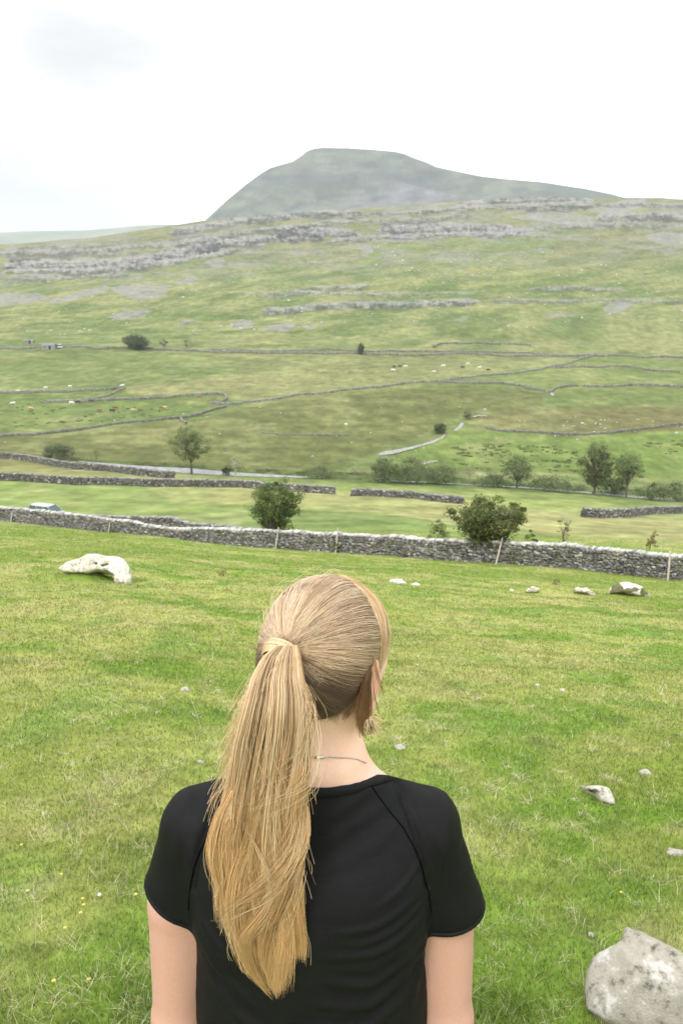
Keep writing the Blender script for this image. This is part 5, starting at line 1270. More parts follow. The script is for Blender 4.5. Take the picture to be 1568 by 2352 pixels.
# scalp cap under the strands
def capf(X, Y, Z):
    a, b, c = tozl(X, Y, Z); d = ell(a, b, c, (0, 0, 0), SA-.0022)
    q = np.sqrt((a/SA[0])**2+(b/SA[1])**2+(c/SA[2])**2)+1e-9
    return np.maximum(d, (lzmin(b/SA[1]/q, a/SA[0]/q)+.05-c/SA[2]/q)*.07)
V, F = snets(capf, HC-.13, HC+.13, .0045)
kk = fbm(V[:, 0]*60, V[:, 1]*60, V[:, 2]*60, o=2, seed=221)
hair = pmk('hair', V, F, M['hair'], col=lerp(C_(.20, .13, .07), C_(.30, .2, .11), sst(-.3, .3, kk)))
def hstr(name, P, R, C, par=None):
    V, F, c = fibres(P, R, C); return pmk(name, V, F, M['hair'], col=c, par=par or hair)
MM = 18
def comb(n, lift=(0, .0045), start=None, rad=.00038, spread=.25):
    d0 = scalp(n) if start is None else start; n = len(d0)
    dot = np.clip(d0@rdir, -1, .9999); om = np.arccos(dot)
    t = np.linspace(0, 1, MM)[None, :]*np.ones((n, 1)); so = np.sin(om)[:, None]+1e-6
    D = (np.sin((1-t)*om[:, None])/so)[..., None]*d0[:, None]+(np.sin(t*om[:, None])/so)[..., None]*rdir
    # locks: neighbours share a swerve
    cl = np.floor(np.arctan2(d0[:, 0], d0[:, 2]+.2)*7+rg.normal(0, .3, n)).astype(int)
    ph = (cl*2.399) % 6.28
    side = np.cross(D, rdir); side /= np.linalg.norm(side, axis=2)[..., None]+1e-6
    sw = .030*np.sin(ph[:, None]+t*3.1)*np.sin(np.pi*t)+rg.normal(0, .012, (n, 1))*np.sin(np.pi*t)+.004*np.sin(t*15+rg.uniform(0, 6, (n, 1)))*np.sin(np.pi*t)
    D = D+side*sw[..., None]; D /= np.linalg.norm(D, axis=2)[..., None]
    lk = rg.uniform(*lift, (n, 1)); groove = .0014*np.sin(ph[:, None]*3)
    P_ = todir(D*(1+((lk+groove)*(.25+np.sin(np.pi*np.clip(t, 0, 1))**.7)/.09))[..., None])
    e = sst(.80, 1, t)[..., None]; off = (rg.normal(0, .0055, (n, 1, 3)))
    P_ = P_*(1-e)+(ROOT+off-FW*.006)*e
    up_ = d0[:, 2]
    k = np.clip(.62+.28*vn(cl*1.7, cl*0+.5, seed=3)+.10*up_+rg.normal(0, spread, n), 0, 1)
    c = np.where(k[:, None] < .5, BD+(BL-BD)*(k*2)[:, None], BL+(BP-BL)*((k-.5)*2)[:, None])
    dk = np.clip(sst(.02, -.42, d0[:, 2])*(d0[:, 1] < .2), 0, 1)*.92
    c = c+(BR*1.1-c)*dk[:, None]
    C = np.repeat(c[:, None], MM, 1)*(1+.0*t[..., None])
    R = rad*(.6+.4*np.sin(np.pi*np.clip(t+.15, 0, 1)))*rg.uniform(.7, 1.25, (n, 1))
    C = C*np.array([.97, 1.0, 1.14]); return P_, R, C
pa = [comb(14000, rad=.00029)]
# fringe side and hairline get extra starts
ph_ = rg.uniform(-1, 1, 2600); ly = rg.uniform(-.75, .45, 2600); sgn = np.where(rg.random(2600) < .78, 1, -1)
lz = lzmin(ly, sgn*1.0)+rg.random(2600)**2*.12; lx = sgn*np.sqrt(np.clip(1-ly**2-lz**2, .0, 1)); ok = 1-ly**2-lz**2 > 0
pa.append(comb(0, (.001, .0055), np.stack([lx, ly, lz], -1)[ok]))
hstr('combed_hair', np.concatenate([p[0] for p in pa]), np.concatenate([p[1] for p in pa]), np.concatenate([p[2] for p in pa]))
def spline(pts, n):
    pts = np.asarray(pts, float); k = len(pts); d = np.concatenate([[0], np.cumsum(np.linalg.norm(np.diff(pts, axis=0), axis=1))]); d /= d[-1]
    t = np.linspace(0, 1, n); m = np.gradient(pts, d, axis=0)
    i = np.clip(np.searchsorted(d, t, side='right')-1, 0, k-2); h = (d[i+1]-d[i])[:, None]; u = ((t-d[i])[:, None])/h
    return (2*u**3-3*u**2+1)*pts[i]+(u**3-2*u**2+u)*h*m[i]+(-2*u**3+3*u**2)*pts[i+1]+(u**3-u**2)*h*m[i+1]
def lock(paths, n, M_=20, rad=.00035, light=.6, spread=.2, dark=0., jit=.002, tipcol=None, wav=.001, endshort=.15):
    """paths: two boundary paths of 3D points; strands fill the space between"""
    A = spline(paths[0], M_); B = spline(paths[1], M_)
    u = rg.random(n)[:, None]; t = np.linspace(0, 1, M_)[None]
    sh = 1-endshort*rg.random((n, 1))**1.5; tt = t*sh
    ia = tt*(M_-1); i0 = np.clip(ia.astype(int), 0, M_-2); f = (ia-i0)[..., None]
    PA = A[i0]*(1-f)+A[i0+1]*f; PB = B[i0]*(1-f)+B[i0+1]*f
    P_ = PA+(PB-PA)*u[..., None]+rg.normal(0, jit, (n, 1, 3))*np.sin(np.pi*np.clip(tt*.9+.05, 0, 1))[..., None]
    P_ = P_+wav*np.stack([np.sin(tt*9+rg.uniform(0, 6, (n, 1))), np.sin(tt*7+rg.uniform(0, 6, (n, 1))), 0*tt], -1)*tt[..., None]
    C = haircol(n, M_, light, spread, dark)
    if tipcol is not None: C = C+(np.array(tipcol)-C)*sst(.4, 1, t)[..., None]
    return P_, rad*(1-.65*t**3)*np.ones((n, 1)), C
def wp(l): return np.array([W(x, y, d) for x, y, d in l])
# fringe swept from the parting down the right temple
def hp(l):
    d = np.array([p[:3] for p in l], float); d /= np.linalg.norm(d, axis=1)[:, None]; return todir(d*np.array([p[3] for p in l])[:, None])
Pn = []
Pn.append(lock([hp([(.10, .50, .86, 1.03), (.55, .50, .66, 1.02), (.82, .42, .28, 1.03), (.90, .36, -.03, 1.03), (.90, .26, -.24, 1.03), (.88, .18, -.36, 1.03)]), hp([(.05, .75, .80, 1.06), (.55, .75, .55, 1.08), (.78, .66, .22, 1.12), (.84, .60, -.06, 1.12), (.86, .48, -.28, 1.08), (.88, .32, -.40, 1.05)])], 1500, light=.85, spread=.18, jit=.0016, endshort=.06))
Pn.append(lock([hp([(.02, .45, .90, 1.03), (.50, .40, .70, 1.02), (.84, .28, .32, 1.03), (.94, .20, .02, 1.03), (.97, .12, -.20, 1.03)]), hp([(.05, .60, .82, 1.06), (.58, .56, .60, 1.06), (.84, .46, .24, 1.08), (.90, .40, -.04, 1.07), (.90, .28, -.28, 1.05)])], 800, light=.6, spread=.25, jit=.0018, endshort=.1))
hstr('fringe', *[np.concatenate([p[i] for p in Pn]) for i in range(3)])
P1 = lock([wp([(848, 1512, .885), (836, 1570, .868), (824, 1620, .862), (821, 1660, .862), (828, 1696, .866)]), wp([(856, 1512, .89), (845, 1570, .875), (847, 1615, .87), (849, 1655, .872), (866, 1680, .88)])], 340, light=.1, spread=.2, dark=.85, tipcol=(.46, .31, .17), jit=.0022, wav=.002, endshort=.35)
P1[2][...] *= np.array([.85, .70, .60])
P2 = lock([wp([(842, 1655, .866), (850, 1672, .87), (864, 1688, .88)]), wp([(852, 1640, .87), (858, 1655, .875), (874, 1668, .885)])], 60, M_=20, light=.9, spread=.1, jit=.006, wav=.004, endshort=.5)
hstr('ear_lock', *[np.concatenate([a, b]) for a, b in zip(P1, P2)])
P3 = lock([wp([(858, 1505, .885), (863, 1540, .885), (870, 1570, .89), (881, 1598, .90)]), wp([(861, 1505, .887), (867, 1540, .887), (875, 1570, .892), (884, 1596, .902)])], 10, light=.3, spread=.1, jit=.0006, endshort=.1)
P4 = lock([wp([(853, 1530, .87), (858, 1590, .87), (870, 1640, .89)]), wp([(855, 1530, .87), (860, 1590, .87), (873, 1642, .89)])], 8, light=.3, jit=.0004)
hstr('loose_strand', *[np.concatenate([a, b]) for a, b in zip(P3, P4)])
# ---- ponytail
LY = [(1480, 636), (1510, 598), (1560, 572), (1600, 560), (1700, 532), (1790, 515), (1850, 502), (1920, 496), (2000, 501), (2080, 512), (2160, 541), (2230, 572), (2290, 634)]
RY = [(1480, 684), (1510, 694), (1560, 703), (1600, 714), (1680, 722), (1780, 713), (1900, 705), (2000, 697), (2100, 701), (2170, 707), (2215, 703), (2290, 700)]
yc_ = [(1480, .818), (1510, .806), (1560, .790), (1620, .778), (1700, .772), (1800, .768), (1900, .764), (2050, .768), (2300, .778)]
th_ = [(1480, .010), (1510, .020), (1560, .030), (1650, .036), (1800, .030), (1950, .024), (2100, .016), (2300, .006)]
ip = lambda tb, y: np.interp(y, [a for a, _ in tb], [b for _, b in tb])
def pony(n, MMp=28, outer=None, rad=.00030):
    ncl = 64
    cu = np.sort(rg.uniform(0, 1, ncl)); cw = rg.uniform(-1, 1, ncl); cph = rg.uniform(0, 6.28, ncl); cfr = rg.uniform(3, 7, ncl); cam = rg.uniform(.2, 1, ncl); clt = rg.normal(0, .2, ncl)
    k = rg.integers(0, ncl, n)
    du = rg.uniform(-1, 1, n)*.045; u = np.clip(cu[k]+du, 0, 1); w = np.clip(cw[k]*.7+rg.normal(0, .45, n), -1, 1)
    A = u > .70
    ye = np.where(A, 2222-np.abs(u-.88)*200-np.abs(rg.normal(0, 45, n)), 2298-np.abs(u-.60)*230-np.abs(rg.normal(0, 48, n)))
    early = rg.random(n) < .16; ye = np.where(early, rg.uniform(1950, 2150, n), ye); ye = np.minimum(ye, np.where(A, 2222, 2296))
    t = np.linspace(0, 1, MMp)[None]; y = 1482+(ye[:, None]-1482)*t
    L_ = ip(LY, y); R_ = ip(RY, y)
    split = L_+(R_-L_)*.70; q = sst(1980, 2200, y)
    ra = split*(1-q)+q*np.interp(y, [2000, 2120, 2200, 2250, 2300], [662, 664, 664, 656, 642])
    lb = split*(1-q)+q*np.interp(y, [2000, 2120, 2200, 2230], [656, 668, 684, 694])
    cx = np.where(A[:, None], lb+(R_-lb)*((u-.7)/.3)[:, None], L_+(ra-L_)*(u/.7)[:, None])
    clx = (cx-(L_+R_)/2)
    wave = (cam[k][:, None]*13*np.sin(cph[k][:, None]+cfr[k][:, None]*t*1.3)*sst(.15, .6, t))*(1-sst(.85, 1, t)*.5)
    x = cx+wave*(1-np.abs(u*2-1)[:, None]**3)+rg.normal(0, 1.6, (n, 1))*t+2.2*np.sin(t*11+rg.uniform(0, 6, (n, 1)))*t
    x = x+(rg.normal(0, 9, (n, 1))+8*np.sin(cph[k]*5)[:, None])*sst(.72, 1, t)**1.5+11*np.sin(t*7.5+cph[k][:, None]*3)*sst(.2, .6, t)*cam[k][:, None]+7*np.sin(t*9+.8)*sst(.45, .75, t)*(1-np.abs(u*2-1)[:, None]**2)
    mid_ = (L_+R_)/2; hw_ = (R_-L_)/2; q_ = (x-mid_)/hw_; x = mid_+hw_*1.02*q_/(1+np.abs(q_)**8)**.125
    x = np.where(early[:, None], x-30*sst(.72, 1, t)**1.3*rg.uniform(.2, 1, (n, 1)), x)
    dep = ip(yc_, y); th = ip(th_, y)*np.sqrt(np.clip(1-(2*u[:, None]-1)**2*.9, .02, 1))
    # a lock keeps its own layer and dives or surfaces along the way
    lay = np.clip(w[:, None]+.5*cam[k][:, None]*np.sin(cph[k][:, None]*2+t*4.5), -1.1, 1.1)
    P_ = W(x, y, dep+th*lay*.8+.0055*(du[:, None]/.045)**2*sst(0, .15, t)+rg.normal(0, .0012, (n, 1)))
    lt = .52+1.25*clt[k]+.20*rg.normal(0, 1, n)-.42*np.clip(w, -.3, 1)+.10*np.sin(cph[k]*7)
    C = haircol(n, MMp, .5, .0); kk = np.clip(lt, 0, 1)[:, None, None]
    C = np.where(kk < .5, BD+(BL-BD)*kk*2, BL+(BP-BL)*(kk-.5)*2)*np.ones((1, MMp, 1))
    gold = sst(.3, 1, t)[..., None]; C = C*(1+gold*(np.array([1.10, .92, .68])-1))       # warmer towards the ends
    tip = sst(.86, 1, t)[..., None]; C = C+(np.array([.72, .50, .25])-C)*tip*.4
    R = rad*(1-.8*t**3)*rg.uniform(.7, 1.3, (n, 1))
    return P_, R, C
# bulk under the strands
yy = np.linspace(1500, 2105, 34); V = []
for y in yy:
    L_, R_ = ip(LY, y), ip(RY, y); sh_ = .72-.4*sst(1950, 2105, y); c = (L_+R_)/2; hw = (R_-L_)/2*sh_; d = ip(yc_, y); th = ip(th_, y)*.5*(1-.6*sst(1950, 2105, y))
    for a in np.linspace(0, 2*np.pi, 16, endpoint=False): V.append(W(c+hw*math.cos(a), y, d+th*math.sin(a)+.004))
pt = pmk('ponytail', V, gridF(len(yy), 16, True), M['hair'], col=C_(.17, .10, .05))
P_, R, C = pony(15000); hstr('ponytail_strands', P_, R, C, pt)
# stray hairs round the tail
def strays(n, M_=14):
    y0 = rg.uniform(1520, 2180, n); sd = np.where(rg.random(n) < .78, -1, 1); ln = rg.uniform(40, 150, n); out_ = (np.abs(rg.normal(0, 11, n))+2)*np.where(sd > 0, .5, 1)
    t = np.linspace(0, 1, M_)[None]; y = y0[:, None]+ln[:, None]*t
    e = np.where(sd[:, None] < 0, ip(LY, y), ip(RY, y)); bend = rg.uniform(1.5, 2.8, (n, 1))
    x = e-sd[:, None]*12*(1-t)+sd[:, None]*out_[:, None]*np.sin(t*bend)+rg.normal(0, 3, (n, 1))*t*t*3
    ok = y[:, -1] < 2260
    P_ = W(x, y, ip(yc_, y)+rg.normal(0, .010, (n, 1)))[ok]; return P_, np.full((len(P_), M_), .0002), haircol(len(P_), M_, .7, .25)
hstr('stray_hair', *strays(330), pt)
# light sweeping strands crossing the tail
Cx = []
for a in [[(680, 1560, .765), (700, 1640, .75), (685, 1700, .745), (600, 1760, .738), (530, 1830, .742)], [(690, 1600, .765), (705, 1680, .745), (675, 1745, .738), (620, 1790, .735), (520, 1870, .742)],
          [(640, 1500, .78), (600, 1600, .755), (590, 1700, .74), (640, 1800, .738), (600, 1900, .74)], [(705, 1690, .757), (695, 1780, .742), (640, 1830, .737), (560, 1860, .738), (505, 1850, .75)],
          [(690, 1880, .752), (672, 1960, .742), (620, 2040, .742), (540, 2080, .748), (478, 2110, .765)], [(685, 1840, .755), (660, 1930, .742), (600, 2010, .740), (540, 2060, .745), (500, 2075, .76)],
          [(560, 1900, .742), (600, 2000, .742), (600, 2100, .75), (545, 2140, .76), (520, 2150, .77)], [(690, 1990, .75), (650, 2080, .748), (610, 2130, .755), (560, 2170, .762)]]:
    b_ = [(x+rg.uniform(5, 16), y+rg.uniform(4, 14), d-.002) for x, y, d in a]
    Cx.append(lock([wp(a), wp([(x+rg.uniform(14, 34), y+rg.uniform(10, 30), d) for x, y, d in a])], 14, M_=26, rad=.0002, light=.7, spread=.25, jit=.007, wav=.006, endshort=.6))
for a, lt_, wd_ in [([(700, 1850, .748), (690, 1930, .744), (650, 1990, .740), (590, 2045, .742), (512, 2085, .752)], .75, 34), ([(640, 1800, .738), (596, 1900, .738), (556, 2000, .742), (546, 2100, .750), (575, 2215, .760), (632, 2292, .770)], .70, 36),
    ([(680, 1930, .744), (662, 2030, .744), (628, 2110, .748), (612, 2190, .756), (628, 2270, .766)], .45, 30), ([(690, 1960, .748), (668, 2050, .750), (662, 2120, .754), (682, 2180, .762), (700, 2212, .768)], .60, 30),
    ([(555, 1790, .742), (512, 1880, .744), (500, 1960, .748), (520, 2040, .752), (560, 2120, .756)], .80, 30), ([(650, 1640, .742), (640, 1760, .736), (590, 1880, .736), (566, 1980, .742), (580, 2060, .748)], .30, 30),
    ([(695, 1660, .752), (690, 1760, .742), (672, 1850, .742), (680, 1930, .744), (690, 2010, .752)], .85, 26), ([(650, 2010, .744), (610, 2090, .746), (560, 2160, .754), (575, 2240, .764)], .9, 26)]:
    m_ = len(a)-1; pf = [wd_*(.12+.88*math.sin(math.pi*min(1, .12+.62*i/m_*1.25))) for i in range(m_+1)]; b_ = [(x+p_*.45, y+4, d+.003) for (x, y, d), p_ in zip(a, pf)]; a = [(x-p_*.55, y, d) for (x, y, d), p_ in zip(a, pf)]
    q_ = lock([wp([(x, y, d+.010) for x, y, d in a]), wp([(x, y, d+.010) for x, y, d in b_])], 330, M_=26, rad=.00028, light=lt_, spread=.32, jit=.0028, wav=.0025, endshort=.4, tipcol=(.74, .57, .32)); q_[2][...] *= np.array([1.07, .93, .76]); Cx.append(q_)
hstr('sweeping_lock', *[np.concatenate([p[i] for p in Cx]) for i in range(3)], pt)
# wrap of hair round the tie
n = 420; ang = np.linspace(-.4, 2*np.pi+.4, 30)[None]; ax1 = RT; pd = (ROOT-HC); pd = -FW*.86-UPV*.5; pd /= np.linalg.norm(pd); ax2 = np.cross(pd, ax1)
off = rg.uniform(-.009, .009, (n, 1)); r0 = .0185+rg.uniform(0, .004, (n, 1))*np.sqrt(1-(off/.0095)**2)
c0 = ROOT-FW*.009-UPV*.002
Pw = c0+(pd*1.0)[None, None]*(off+.002*np.sin(ang+rg.uniform(0, 6, (n, 1))))[..., None]+(r0*np.cos(ang+rg.uniform(0, 6, (n, 1))))[..., None]*ax1+(r0*1.05*np.sin(ang+0*off))[..., None]*ax2
ph0 = rg.uniform(0, 6, (n, 1)); Pw = c0+pd*(off+.0015*np.sin(ang+ph0))[..., None]+(r0*np.cos(ang+ph0))[..., None]*ax1+(r0*1.05*np.sin(ang+ph0))[..., None]*ax2
hstr('hair_wrap', Pw, np.full((n, 30), .0005), haircol(n, 30, .78, .15))
# sparse fly-aways over the crown
d0 = scalp(220, .5); d0 = d0[(d0[:, 2] > .2)]; P_, R, C = comb(0, (.006, .017), d0, .0002); C[...] = haircol(len(C), MM, .9, .1); hstr('flyaway_hair', P_, R*.7, C)
# short hairs on the nape
n = 500; uu = rg.random(n); a0 = np.stack([705+uu*125, 1598+18*np.sin(uu*3.1)+rg.uniform(-14, 10, n)], -1)
bvb = BVHTree.FromObject(person, bpy.context.evaluated_depsgraph_get())
Pq = []; rad_ = []
for i in range(n):
    x, y = a0[i]; tgt = np.array([x-rg.uniform(-4, 22), y+rg.uniform(12, 40)]); row = []
    for tq in np.linspace(0, 1, 7):
        xx, yy_ = x+(tgt[0]-x)*tq+5*math.sin(tq*3), y+(tgt[1]-y)*tq; Rr = ray(xx, yy_); Rr /= np.linalg.norm(Rr)
        h_ = bvb.ray_cast(Vector((-PL).tolist()), Vector(Rr.tolist()))
        row.append(np.array(h_[0])+PL-Rr*(.0012+.001*math.sin(tq*3)) if h_[0] else None)
    if all(r_ is not None for r_ in row): Pq.append(row)
if len(Pq) > 10:
    Pq = np.array(Pq); hstr('nape_hair', Pq, np.full(Pq.shape[:2], .0002), haircol(len(Pq), 7, .35, .2, .2))
# ---- necklace
mb = MB(); pts = []
for x in np.linspace(560, 838, 90):
    y = np.interp(x, [560, 640, 712, 760, 800, 820, 838], [1752, 1745, 1739, 1739.5, 1741, 1744, 1752]); Rr = ray(x, y); Rr /= np.linalg.norm(Rr)
    h_ = bvb.ray_cast(Vector((-PL).tolist()), Vector(Rr.tolist()))
    if h_[0]: pts.append(np.array(h_[0])+PL+np.array(h_[1])*.0012)
pts = np.array(pts)
if len(pts) > 5:
    fr = pts[-1]; fl = pts[0]; arc = []
    for t in np.linspace(0, 1, 40)[1:-1]:
        a_ = fr*(1-t)+fl*t; arc.append(a_+np.array([0, .10*math.sin(np.pi*t), -.045*math.sin(np.pi*t)]))
    lp = pts
    lp = lp[np.concatenate([[True], np.linalg.norm(np.diff(lp, axis=0), axis=1) < .02])]
    d = np.concatenate([[0], np.cumsum(np.linalg.norm(np.diff(lp, axis=0), axis=1))]); nb2 = int(d[-1]/.0016)
    IV, IF = ico(1)
    for t in np.linspace(0, d[-1], nb2):
        c = np.array([np.interp(t, d, lp[:, k]) for k in range(3)]); mb.add(IV*.00085+c, IF)
    nk = pmk('necklace', np.vstack(mb.v), [np.vstack(f) for f in mb.f.values()], M['silver'])
    mb = MB(); i = np.argmin([abs(proj(p[None])[0][0]-732) for p in pts]); c = pts[i]; tn = pts[min(i+2, len(pts)-1)]-pts[i-2]; tn /= np.linalg.norm(tn)
    tube(mb, [c-tn*.008, c-tn*.004, c, c+tn*.004, c+tn*.007], [.0008, .0020, .0026, .0020, .0008], 8)
    for k in range(4): mb.add(ico(1)[0]*.0016+c-tn*(.011+.0012*k)+[0, -.0012, -.0035*k], IF)
    pmk('clasp', np.vstack(mb.v), [np.vstack(f) for f in mb.f.values()], M['silver'], par=nk)
# ------------------------------------------------------------------ grass
rg = np.random.default_rng(99)
def blades(n, amax, r, hgt, wid, col, lean=.6, seg=3):
    a = rg.uniform(-amax, amax, n)*(1+1.1*(1-sst(2.2, 9, r))*(amax < .9)); x = np.sin(a)*r; y = np.cos(a)*r; z = landz(x, y)-.004
    th = rg.uniform(0, 2*np.pi, n); d = np.stack([np.cos(th), np.sin(th), 0*th], -1)
    ln = rg.uniform(.15, 1., n)*lean*hgt; sd = np.stack([-np.sin(th), np.cos(th), 0*th], -1)
    # broad side tends to face sideways at random
    ph = rg.uniform(0, np.pi, n); sd = sd*np.cos(ph)[:, None]+d*np.sin(ph)[:, None]
    b0 = np.stack([x, y, z], -1); rows = []
    for k in range(seg):
        t = k/(seg-1); c = b0+d*(ln*t**1.8)[:, None]+np.array([0, 0, 1.])*(hgt*(t-.18*t*t*lean))[:, None]; w = wid*(1-.85*t**1.5)/2
        rows += [c-sd*w[:, None], c+sd*w[:, None]]
    V = np.stack(rows, 1).reshape(-1, 3); f = []
    for k in range(seg-1): f.append([2*k, 2*k+1, 2*k+3, 2*k+2])
    F = (np.array(f)[None]+(np.arange(n)*2*seg)[:, None, None]).reshape(-1, 4)
    return V, F, np.repeat(col(x, y), 2*seg, 0)
def gcol(x, y):
    c = turfcol(x, y)*1.0; n = len(x); k = rg.random(n)
    c = c*(rg.uniform(.6, 1.62, n))[:, None]
    c = np.where((k < .065)[:, None], C_(.48, .43, .25)*rg.uniform(.7, 1.3, (n, 1)), c)
    c = np.where(((k > .10) & (k < .20))[:, None], C_(.24, .29, .06)*rg.uniform(.8, 1.2, (n, 1)), c)
    c = np.where((k > .90)[:, None], C_(.10, .20, .03)*rg.uniform(.8, 1.2, (n, 1)), c)
    return c*GT
GT = .98
def scol(x, y): return C_(.60, .55, .38)*rg.uniform(.75, 1.25, (len(x), 1))
AM = math.radians(31)
NB = 520000
r1 = 1/rg.uniform(1/70, 1/1.25, int(NB*.62)); r2 = np.exp(rg.uniform(math.log(3), math.log(75), NB-len(r1))); r = np.concatenate([r1, r2])
aa = rg.uniform(-AM, AM, 10)
nz = fbm(r*0, r*0)
def gh(r): return (.019+.022*rg.random(len(r))**1.5)*(1+.05*r/5)*np.where(r > 25, .8, 1)
wv = np.maximum(.0034, r*.00125)*rg.uniform(.7, 1.3, len(r))
Va, Fa, Ca = blades(len(r), AM, r, gh(r), wv, gcol, .9)
# taller tufts follow a patchy map
rt = 1/rg.uniform(1/40, 1/1.3, 150000); 
n = len(rt); a = rg.uniform(-AM, AM, n)*(1+1.1*(1-sst(2.2, 9, rt))); keep = fbm(np.sin(a)*rt/.45, np.cos(a)*rt/.45, o=3, seed=301)+.5*fbm(np.sin(a)*rt/3, np.cos(a)*rt/3, o=2, seed=303) > .16
rt, a = rt[keep], a[keep]
_u = rg.uniform
class _R: pass
def blades_at(a, r, hgt, wid, col, lean, seg=3):
    global rg
    class F_:
        def __init__(s, g): s.g = g; s.first = True
        def uniform(s, lo=0., hi=1., size=None):
            if s.first: s.first = False; return a
            return s.g.uniform(lo, hi, size)
        def random(s, *k): return s.g.random(*k)
    g = rg; rg = F_(g); out = blades(len(a), 1, r, hgt, wid, col, lean, seg); rg = g; return out
Vb, Fb, Cb = blades_at(a, rt, rg.uniform(.03, .06, len(rt)), np.maximum(.0032, rt*.0011), lambda x, y: gcol(x, y)*C_(.86, .95, .8), .85)
# straw stalks and dead wisps
rs = 1/rg.uniform(1/30, 1/1.4, 3300); Vs, Fs, Cs = blades(len(rs), AM, rs, rg.uniform(.04, .11, len(rs)), np.maximum(.0018, rs*.0007), scol, .5, 4)
cr = 1/rg.uniform(1/22, 1/1.6, 680); ca = rg.uniform(-AM, AM, 680); k = 16
rw = np.repeat(cr, k)+rg.normal(0, .02, 680*k); aw = np.repeat(ca, k)+rg.normal(0, .02, 680*k)/np.maximum(rw, 1)
Vw, Fw, Cw = blades_at(aw, rw, rg.uniform(.02, .055, len(rw)), np.maximum(.002, rw*.0007), scol, 2.4, 4)
Fb = Fb+len(Va); Fs = Fs+len(Va)+len(Vb); Fw = Fw+len(Va)+len(Vb)+len(Vs)
o = mk('grass', np.vstack([Va, Vb, Vs, Vw]), np.vstack([Fa, Fb, Fs, Fw]), M['grass'], col=np.clip(np.vstack([Ca, Cb, Cs, Cw]), 0, 1)); tag(o, kind='stuff')
# long pale seed stalks one can tell apart
def stalk(pix, label, grp='long pale seed stalks in the grass'):
    p = foot(*pix[0]); d = p[1]*CP-p[2]*SP; Q = np.array([p-[0, 0, .01]]+[ray(x, y)*(d-.01*i) for i, (x, y) in enumerate(pix[1:], 1)])
    mb = MB(); Q = spline(Q, 14); tube(mb, Q, np.linspace(.0016, .0010, 14)*max(1, d/4), 5, C_(.55, .50, .34)); 
    for i in range(6):
        c = Q[-1]+(Q[-3]-Q[-1])*i/5; mb.add(ico(1)[0]*np.array([.0022, .0022, .005])*max(1, d/4.5)+c+rg.normal(0, .001, 3), ico(1)[1], C_(.62, .57, .42))
    tag(mb.build('grass_stalk', M['grass'], origin=p), label, 'grass stalk', grp)
for pix, l in [([(217, 1925), (212, 1880), (208, 1850), (203, 1820)], 'long pale stalk standing left of the woman\'s left shoulder'), ([(327, 1630), (325, 1590), (322, 1560), (316, 1545)], 'pale stalk bent at the tip above the left shoulder'),
    ([(302, 1640), (270, 1620), (240, 1608), (213, 1598)], 'pale stalk leaning far to the left in the mid lawn'), ([(462, 1675), (452, 1640), (440, 1610), (422, 1585)], 'pale stalk leaning left beside the ponytail'),
    ([(49, 1698), (52, 1650), (55, 1640), (62, 1615)], 'pale curved stalk near the left edge of the lawn'), ([(233, 2000), (236, 1970), (242, 1945), (255, 1917)], 'pale stalk leaning right below the longest one'),
    ([(82, 2180), (82, 2120), (80, 2080), (78, 2032)], 'straight pale stalk low at the left edge'), ([(1115, 2035), (1150, 2046), (1200, 2056), (1240, 2062)], 'pale stalk lying in the grass right of the right sleeve')]:
    stalk(pix, l)
# flowers
M['yel'] = M['petal']
def flower(x, y, kind, label, grp):
    p = foot(x, y+7); d = p[1]*CP-p[2]*SP; top = ray(x, y)*(d-.005); u = d/FD
    E = empty('buttercup' if kind == 'y' else 'clover_flower', p, label, 'flower', grp)
    mb = MB(); tube(mb, [p, (p+top)/2+[.002, 0, 0], top], [.0009, .0008, .0007], 5, C_(.12, .2, .04)); mb.build('stem', M['grass'], E)
    mb = MB()
    if kind == 'y':
        for k in range(5):
            a = k*1.2566+x; c, s = math.cos(a), math.sin(a); R = np.array([[c, -s, 0], [s, c, 0], [0, 0, 1]])
            q = np.array([[0, 0, 0], [.003, .0035, .0025], [.0075, .003, .0045], [.0085, 0, .005], [.0075, -.003, .0045], [.003, -.0035, .0025]])*.85
            mb.add(q@R.T+top, [[0, 1, 2, 3], [0, 3, 4, 5]], C_(.75, .62, .14))
        mb.build('petals', M['petal'], E); mb = MB(); IV, IF = ico(1); mb.add(IV*.0022+top+[0, 0, .0015], IF, C_(.6, .45, .04)); mb.build('flower_centre', M['petal'], E)
    else:
        for k in range(60):
            v = rg.normal(size=3); v /= np.linalg.norm(v); v[2] = abs(v[2])*.9; mb.add(ico(0)[0]*np.array([.0022, .0022, .004])+top+v*.0075, ico(0)[1], C_(.75, .75, .68))
        mb.build('petals', M['petal'], E)
for i, (x, y) in enumerate([(50, 1941), (141, 2009), (64, 2047), (190, 2065), (193, 2079), (186, 2097), (150, 2132), (324, 2055), (358, 2067), (364, 2107), (124, 2264 - 10), (205, 2250), (390, 2283), (440, 2290), (471, 2297), (502, 2373 - 40), (1425, 2050)]):
    if x > 330 and y > 2100 and x < 1100: continue
    if 322 < x < 340: x -= 12
    if 340 <= x < 400: continue
    flower(x, y, 'y', 'small yellow buttercup flower in the grass', 'yellow buttercups in the grass')
flower(228, 2056, 'w', 'single white clover flower among the buttercups at the left', None)
# dead weeds standing by themselves
for x, y, h_, l in [(508, 1326, 30, 'small dark dried weed standing on the slope left of the head'), (1278, 1352, 30, 'brown dried stem on the slope above the mossy boulders'), (45, 1214, 26, 'dark brown weed tuft at the foot of the near wall at the far left')]:
    T_(x, y, y-h_, h_*.8, l, name='weed', cat='weed', seed=int(x), nl=120, ls=.03, tf=.2, nb=10, stems=2, trunk=.02, group='dried weeds on the slope', col=(.12, .08, .04), col2=(.18, .13, .06), parts=('stem', 'leaves'))
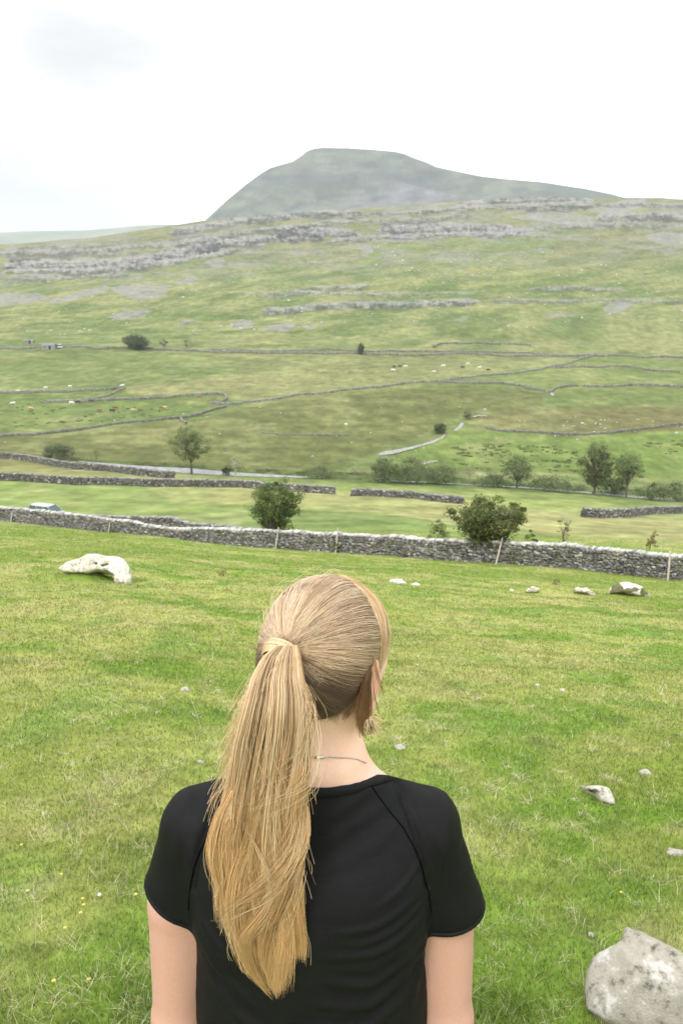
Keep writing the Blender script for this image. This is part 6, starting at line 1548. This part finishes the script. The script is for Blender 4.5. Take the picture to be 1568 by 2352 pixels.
# ------------------------------------------------------------------ camera, sky, air
cam = bpy.data.cameras.new('camera'); co = bpy.data.objects.new('camera', cam); COL.objects.link(co); S.camera = co
co.location = (0, 0, 0); co.rotation_euler = (math.radians(90)-PIT, 0, 0)
cam.sensor_fit = 'VERTICAL'; cam.sensor_height = 36; cam.lens = 36*FD/2352; cam.clip_start = .05; cam.clip_end = 40000
cam.dof.use_dof = True; cam.dof.focus_distance = 1.0; cam.dof.aperture_fstop = 20
w = bpy.data.worlds.new('World'); S.world = w; w.use_nodes = True; nt = w.node_tree; bg = nt.nodes['Background']
SE, SR = math.radians(48), math.radians(205)
sky = N(nt, 'ShaderNodeTexSky', sky_type='NISHITA'); sky.sun_disc = False; sky.sun_elevation = SE; sky.sun_rotation = SR
sc = N(nt, 'ShaderNodeVectorMath', operation='SCALE'); sc.inputs['Scale'].default_value = .9; nt.links.new(sky.outputs[0], sc.inputs[0])
tc = N(nt, 'ShaderNodeTexCoord'); mp = N(nt, 'ShaderNodeMapping'); mp.inputs['Scale'].default_value = (1.6, 1.6, 5.5); mp.inputs['Location'].default_value = (2.3, .4, .95)
nt.links.new(tc.outputs['Generated'], mp.inputs['Vector']); nn = N(nt, 'ShaderNodeTexNoise'); nn.inputs['Scale'].default_value = 1.5; nn.inputs['Detail'].default_value = 6; nn.inputs['Roughness'].default_value = .5
nt.links.new(mp.outputs['Vector'], nn.inputs['Vector'])
dt = N(nt, 'ShaderNodeVectorMath', operation='DOT_PRODUCT'); d_ = ray(230, 385); d_ = d_/np.linalg.norm(d_); sq = N(nt, 'ShaderNodeMapping'); sq.inputs['Scale'].default_value = (1, 1, 1)
nt.links.new(tc.outputs['Generated'], sq.inputs['Vector']); nt.links.new(sq.outputs['Vector'], dt.inputs[0]); dt.inputs[1].default_value = [float(v) for v in d_]
mr = N(nt, 'ShaderNodeMapRange', interpolation_type='SMOOTHSTEP'); mr.inputs['From Min'].default_value = .972; mr.inputs['From Max'].default_value = 1.0; mr.inputs['To Min'].default_value = 0; mr.inputs['To Max'].default_value = .20; nt.links.new(dt.outputs['Value'], mr.inputs['Value'])
sb = N(nt, 'ShaderNodeMath', operation='SUBTRACT'); nt.links.new(nn.outputs['Fac'], sb.inputs[0]); nt.links.new(mr.outputs['Result'], sb.inputs[1])
cr = ramp(nt, sb.outputs[0], [(.17, (3.75, 3.78, 3.75)), (.255, (4.5, 4.52, 4.5)), (.34, (10.8, 10.8, 10.8))])
mx = N(nt, 'ShaderNodeMix', data_type='RGBA'); mx.inputs['Factor'].default_value = .98
nt.links.new(sc.outputs[0], mx.inputs['A']); nt.links.new(cr.outputs['Color'], mx.inputs['B']); nt.links.new(mx.outputs['Result'], bg.inputs['Color']); bg.inputs['Strength'].default_value = .10
sl = bpy.data.lights.new('sun', 'SUN'); sl.energy = 1.3; sl.angle = math.radians(14); sl.color = (1, .965, .91); so = bpy.data.objects.new('sun', sl); COL.objects.link(so)
az_ = SR
sd = np.array([math.sin(az_)*math.cos(SE), math.cos(az_)*math.cos(SE), math.sin(SE)])
so.rotation_euler = Vector((-sd).tolist()).to_track_quat('-Z', 'Y').to_euler(); so.location = (0, -5, 20)
S.view_settings.view_transform = 'Standard'; S.view_settings.look = 'None'; S.view_settings.gamma = 1; S.view_settings.exposure = EXPO
if HAZE:
    zlo = float(P_LOW)-1; mb = MB(); box(mb, (0, 0, (zlo+900)/2), (19000, 19000, 900-zlo))
    m = bpy.data.materials.new('haze'); m.use_nodes = True; nt = m.node_tree; nt.nodes.remove(nt.nodes['Principled BSDF'])
    pv = N(nt, 'ShaderNodeVolumePrincipled'); pv.inputs['Color'].default_value = (.88, .94, 1, 1); pv.inputs['Density'].default_value = HAZE
    nt.links.new(pv.outputs[0], nt.nodes['Material Output'].inputs['Volume'])
    o = mb.build('haze', m, smooth=False); tag(o, kind='stuff')
S.cycles.volume_bounces = 0
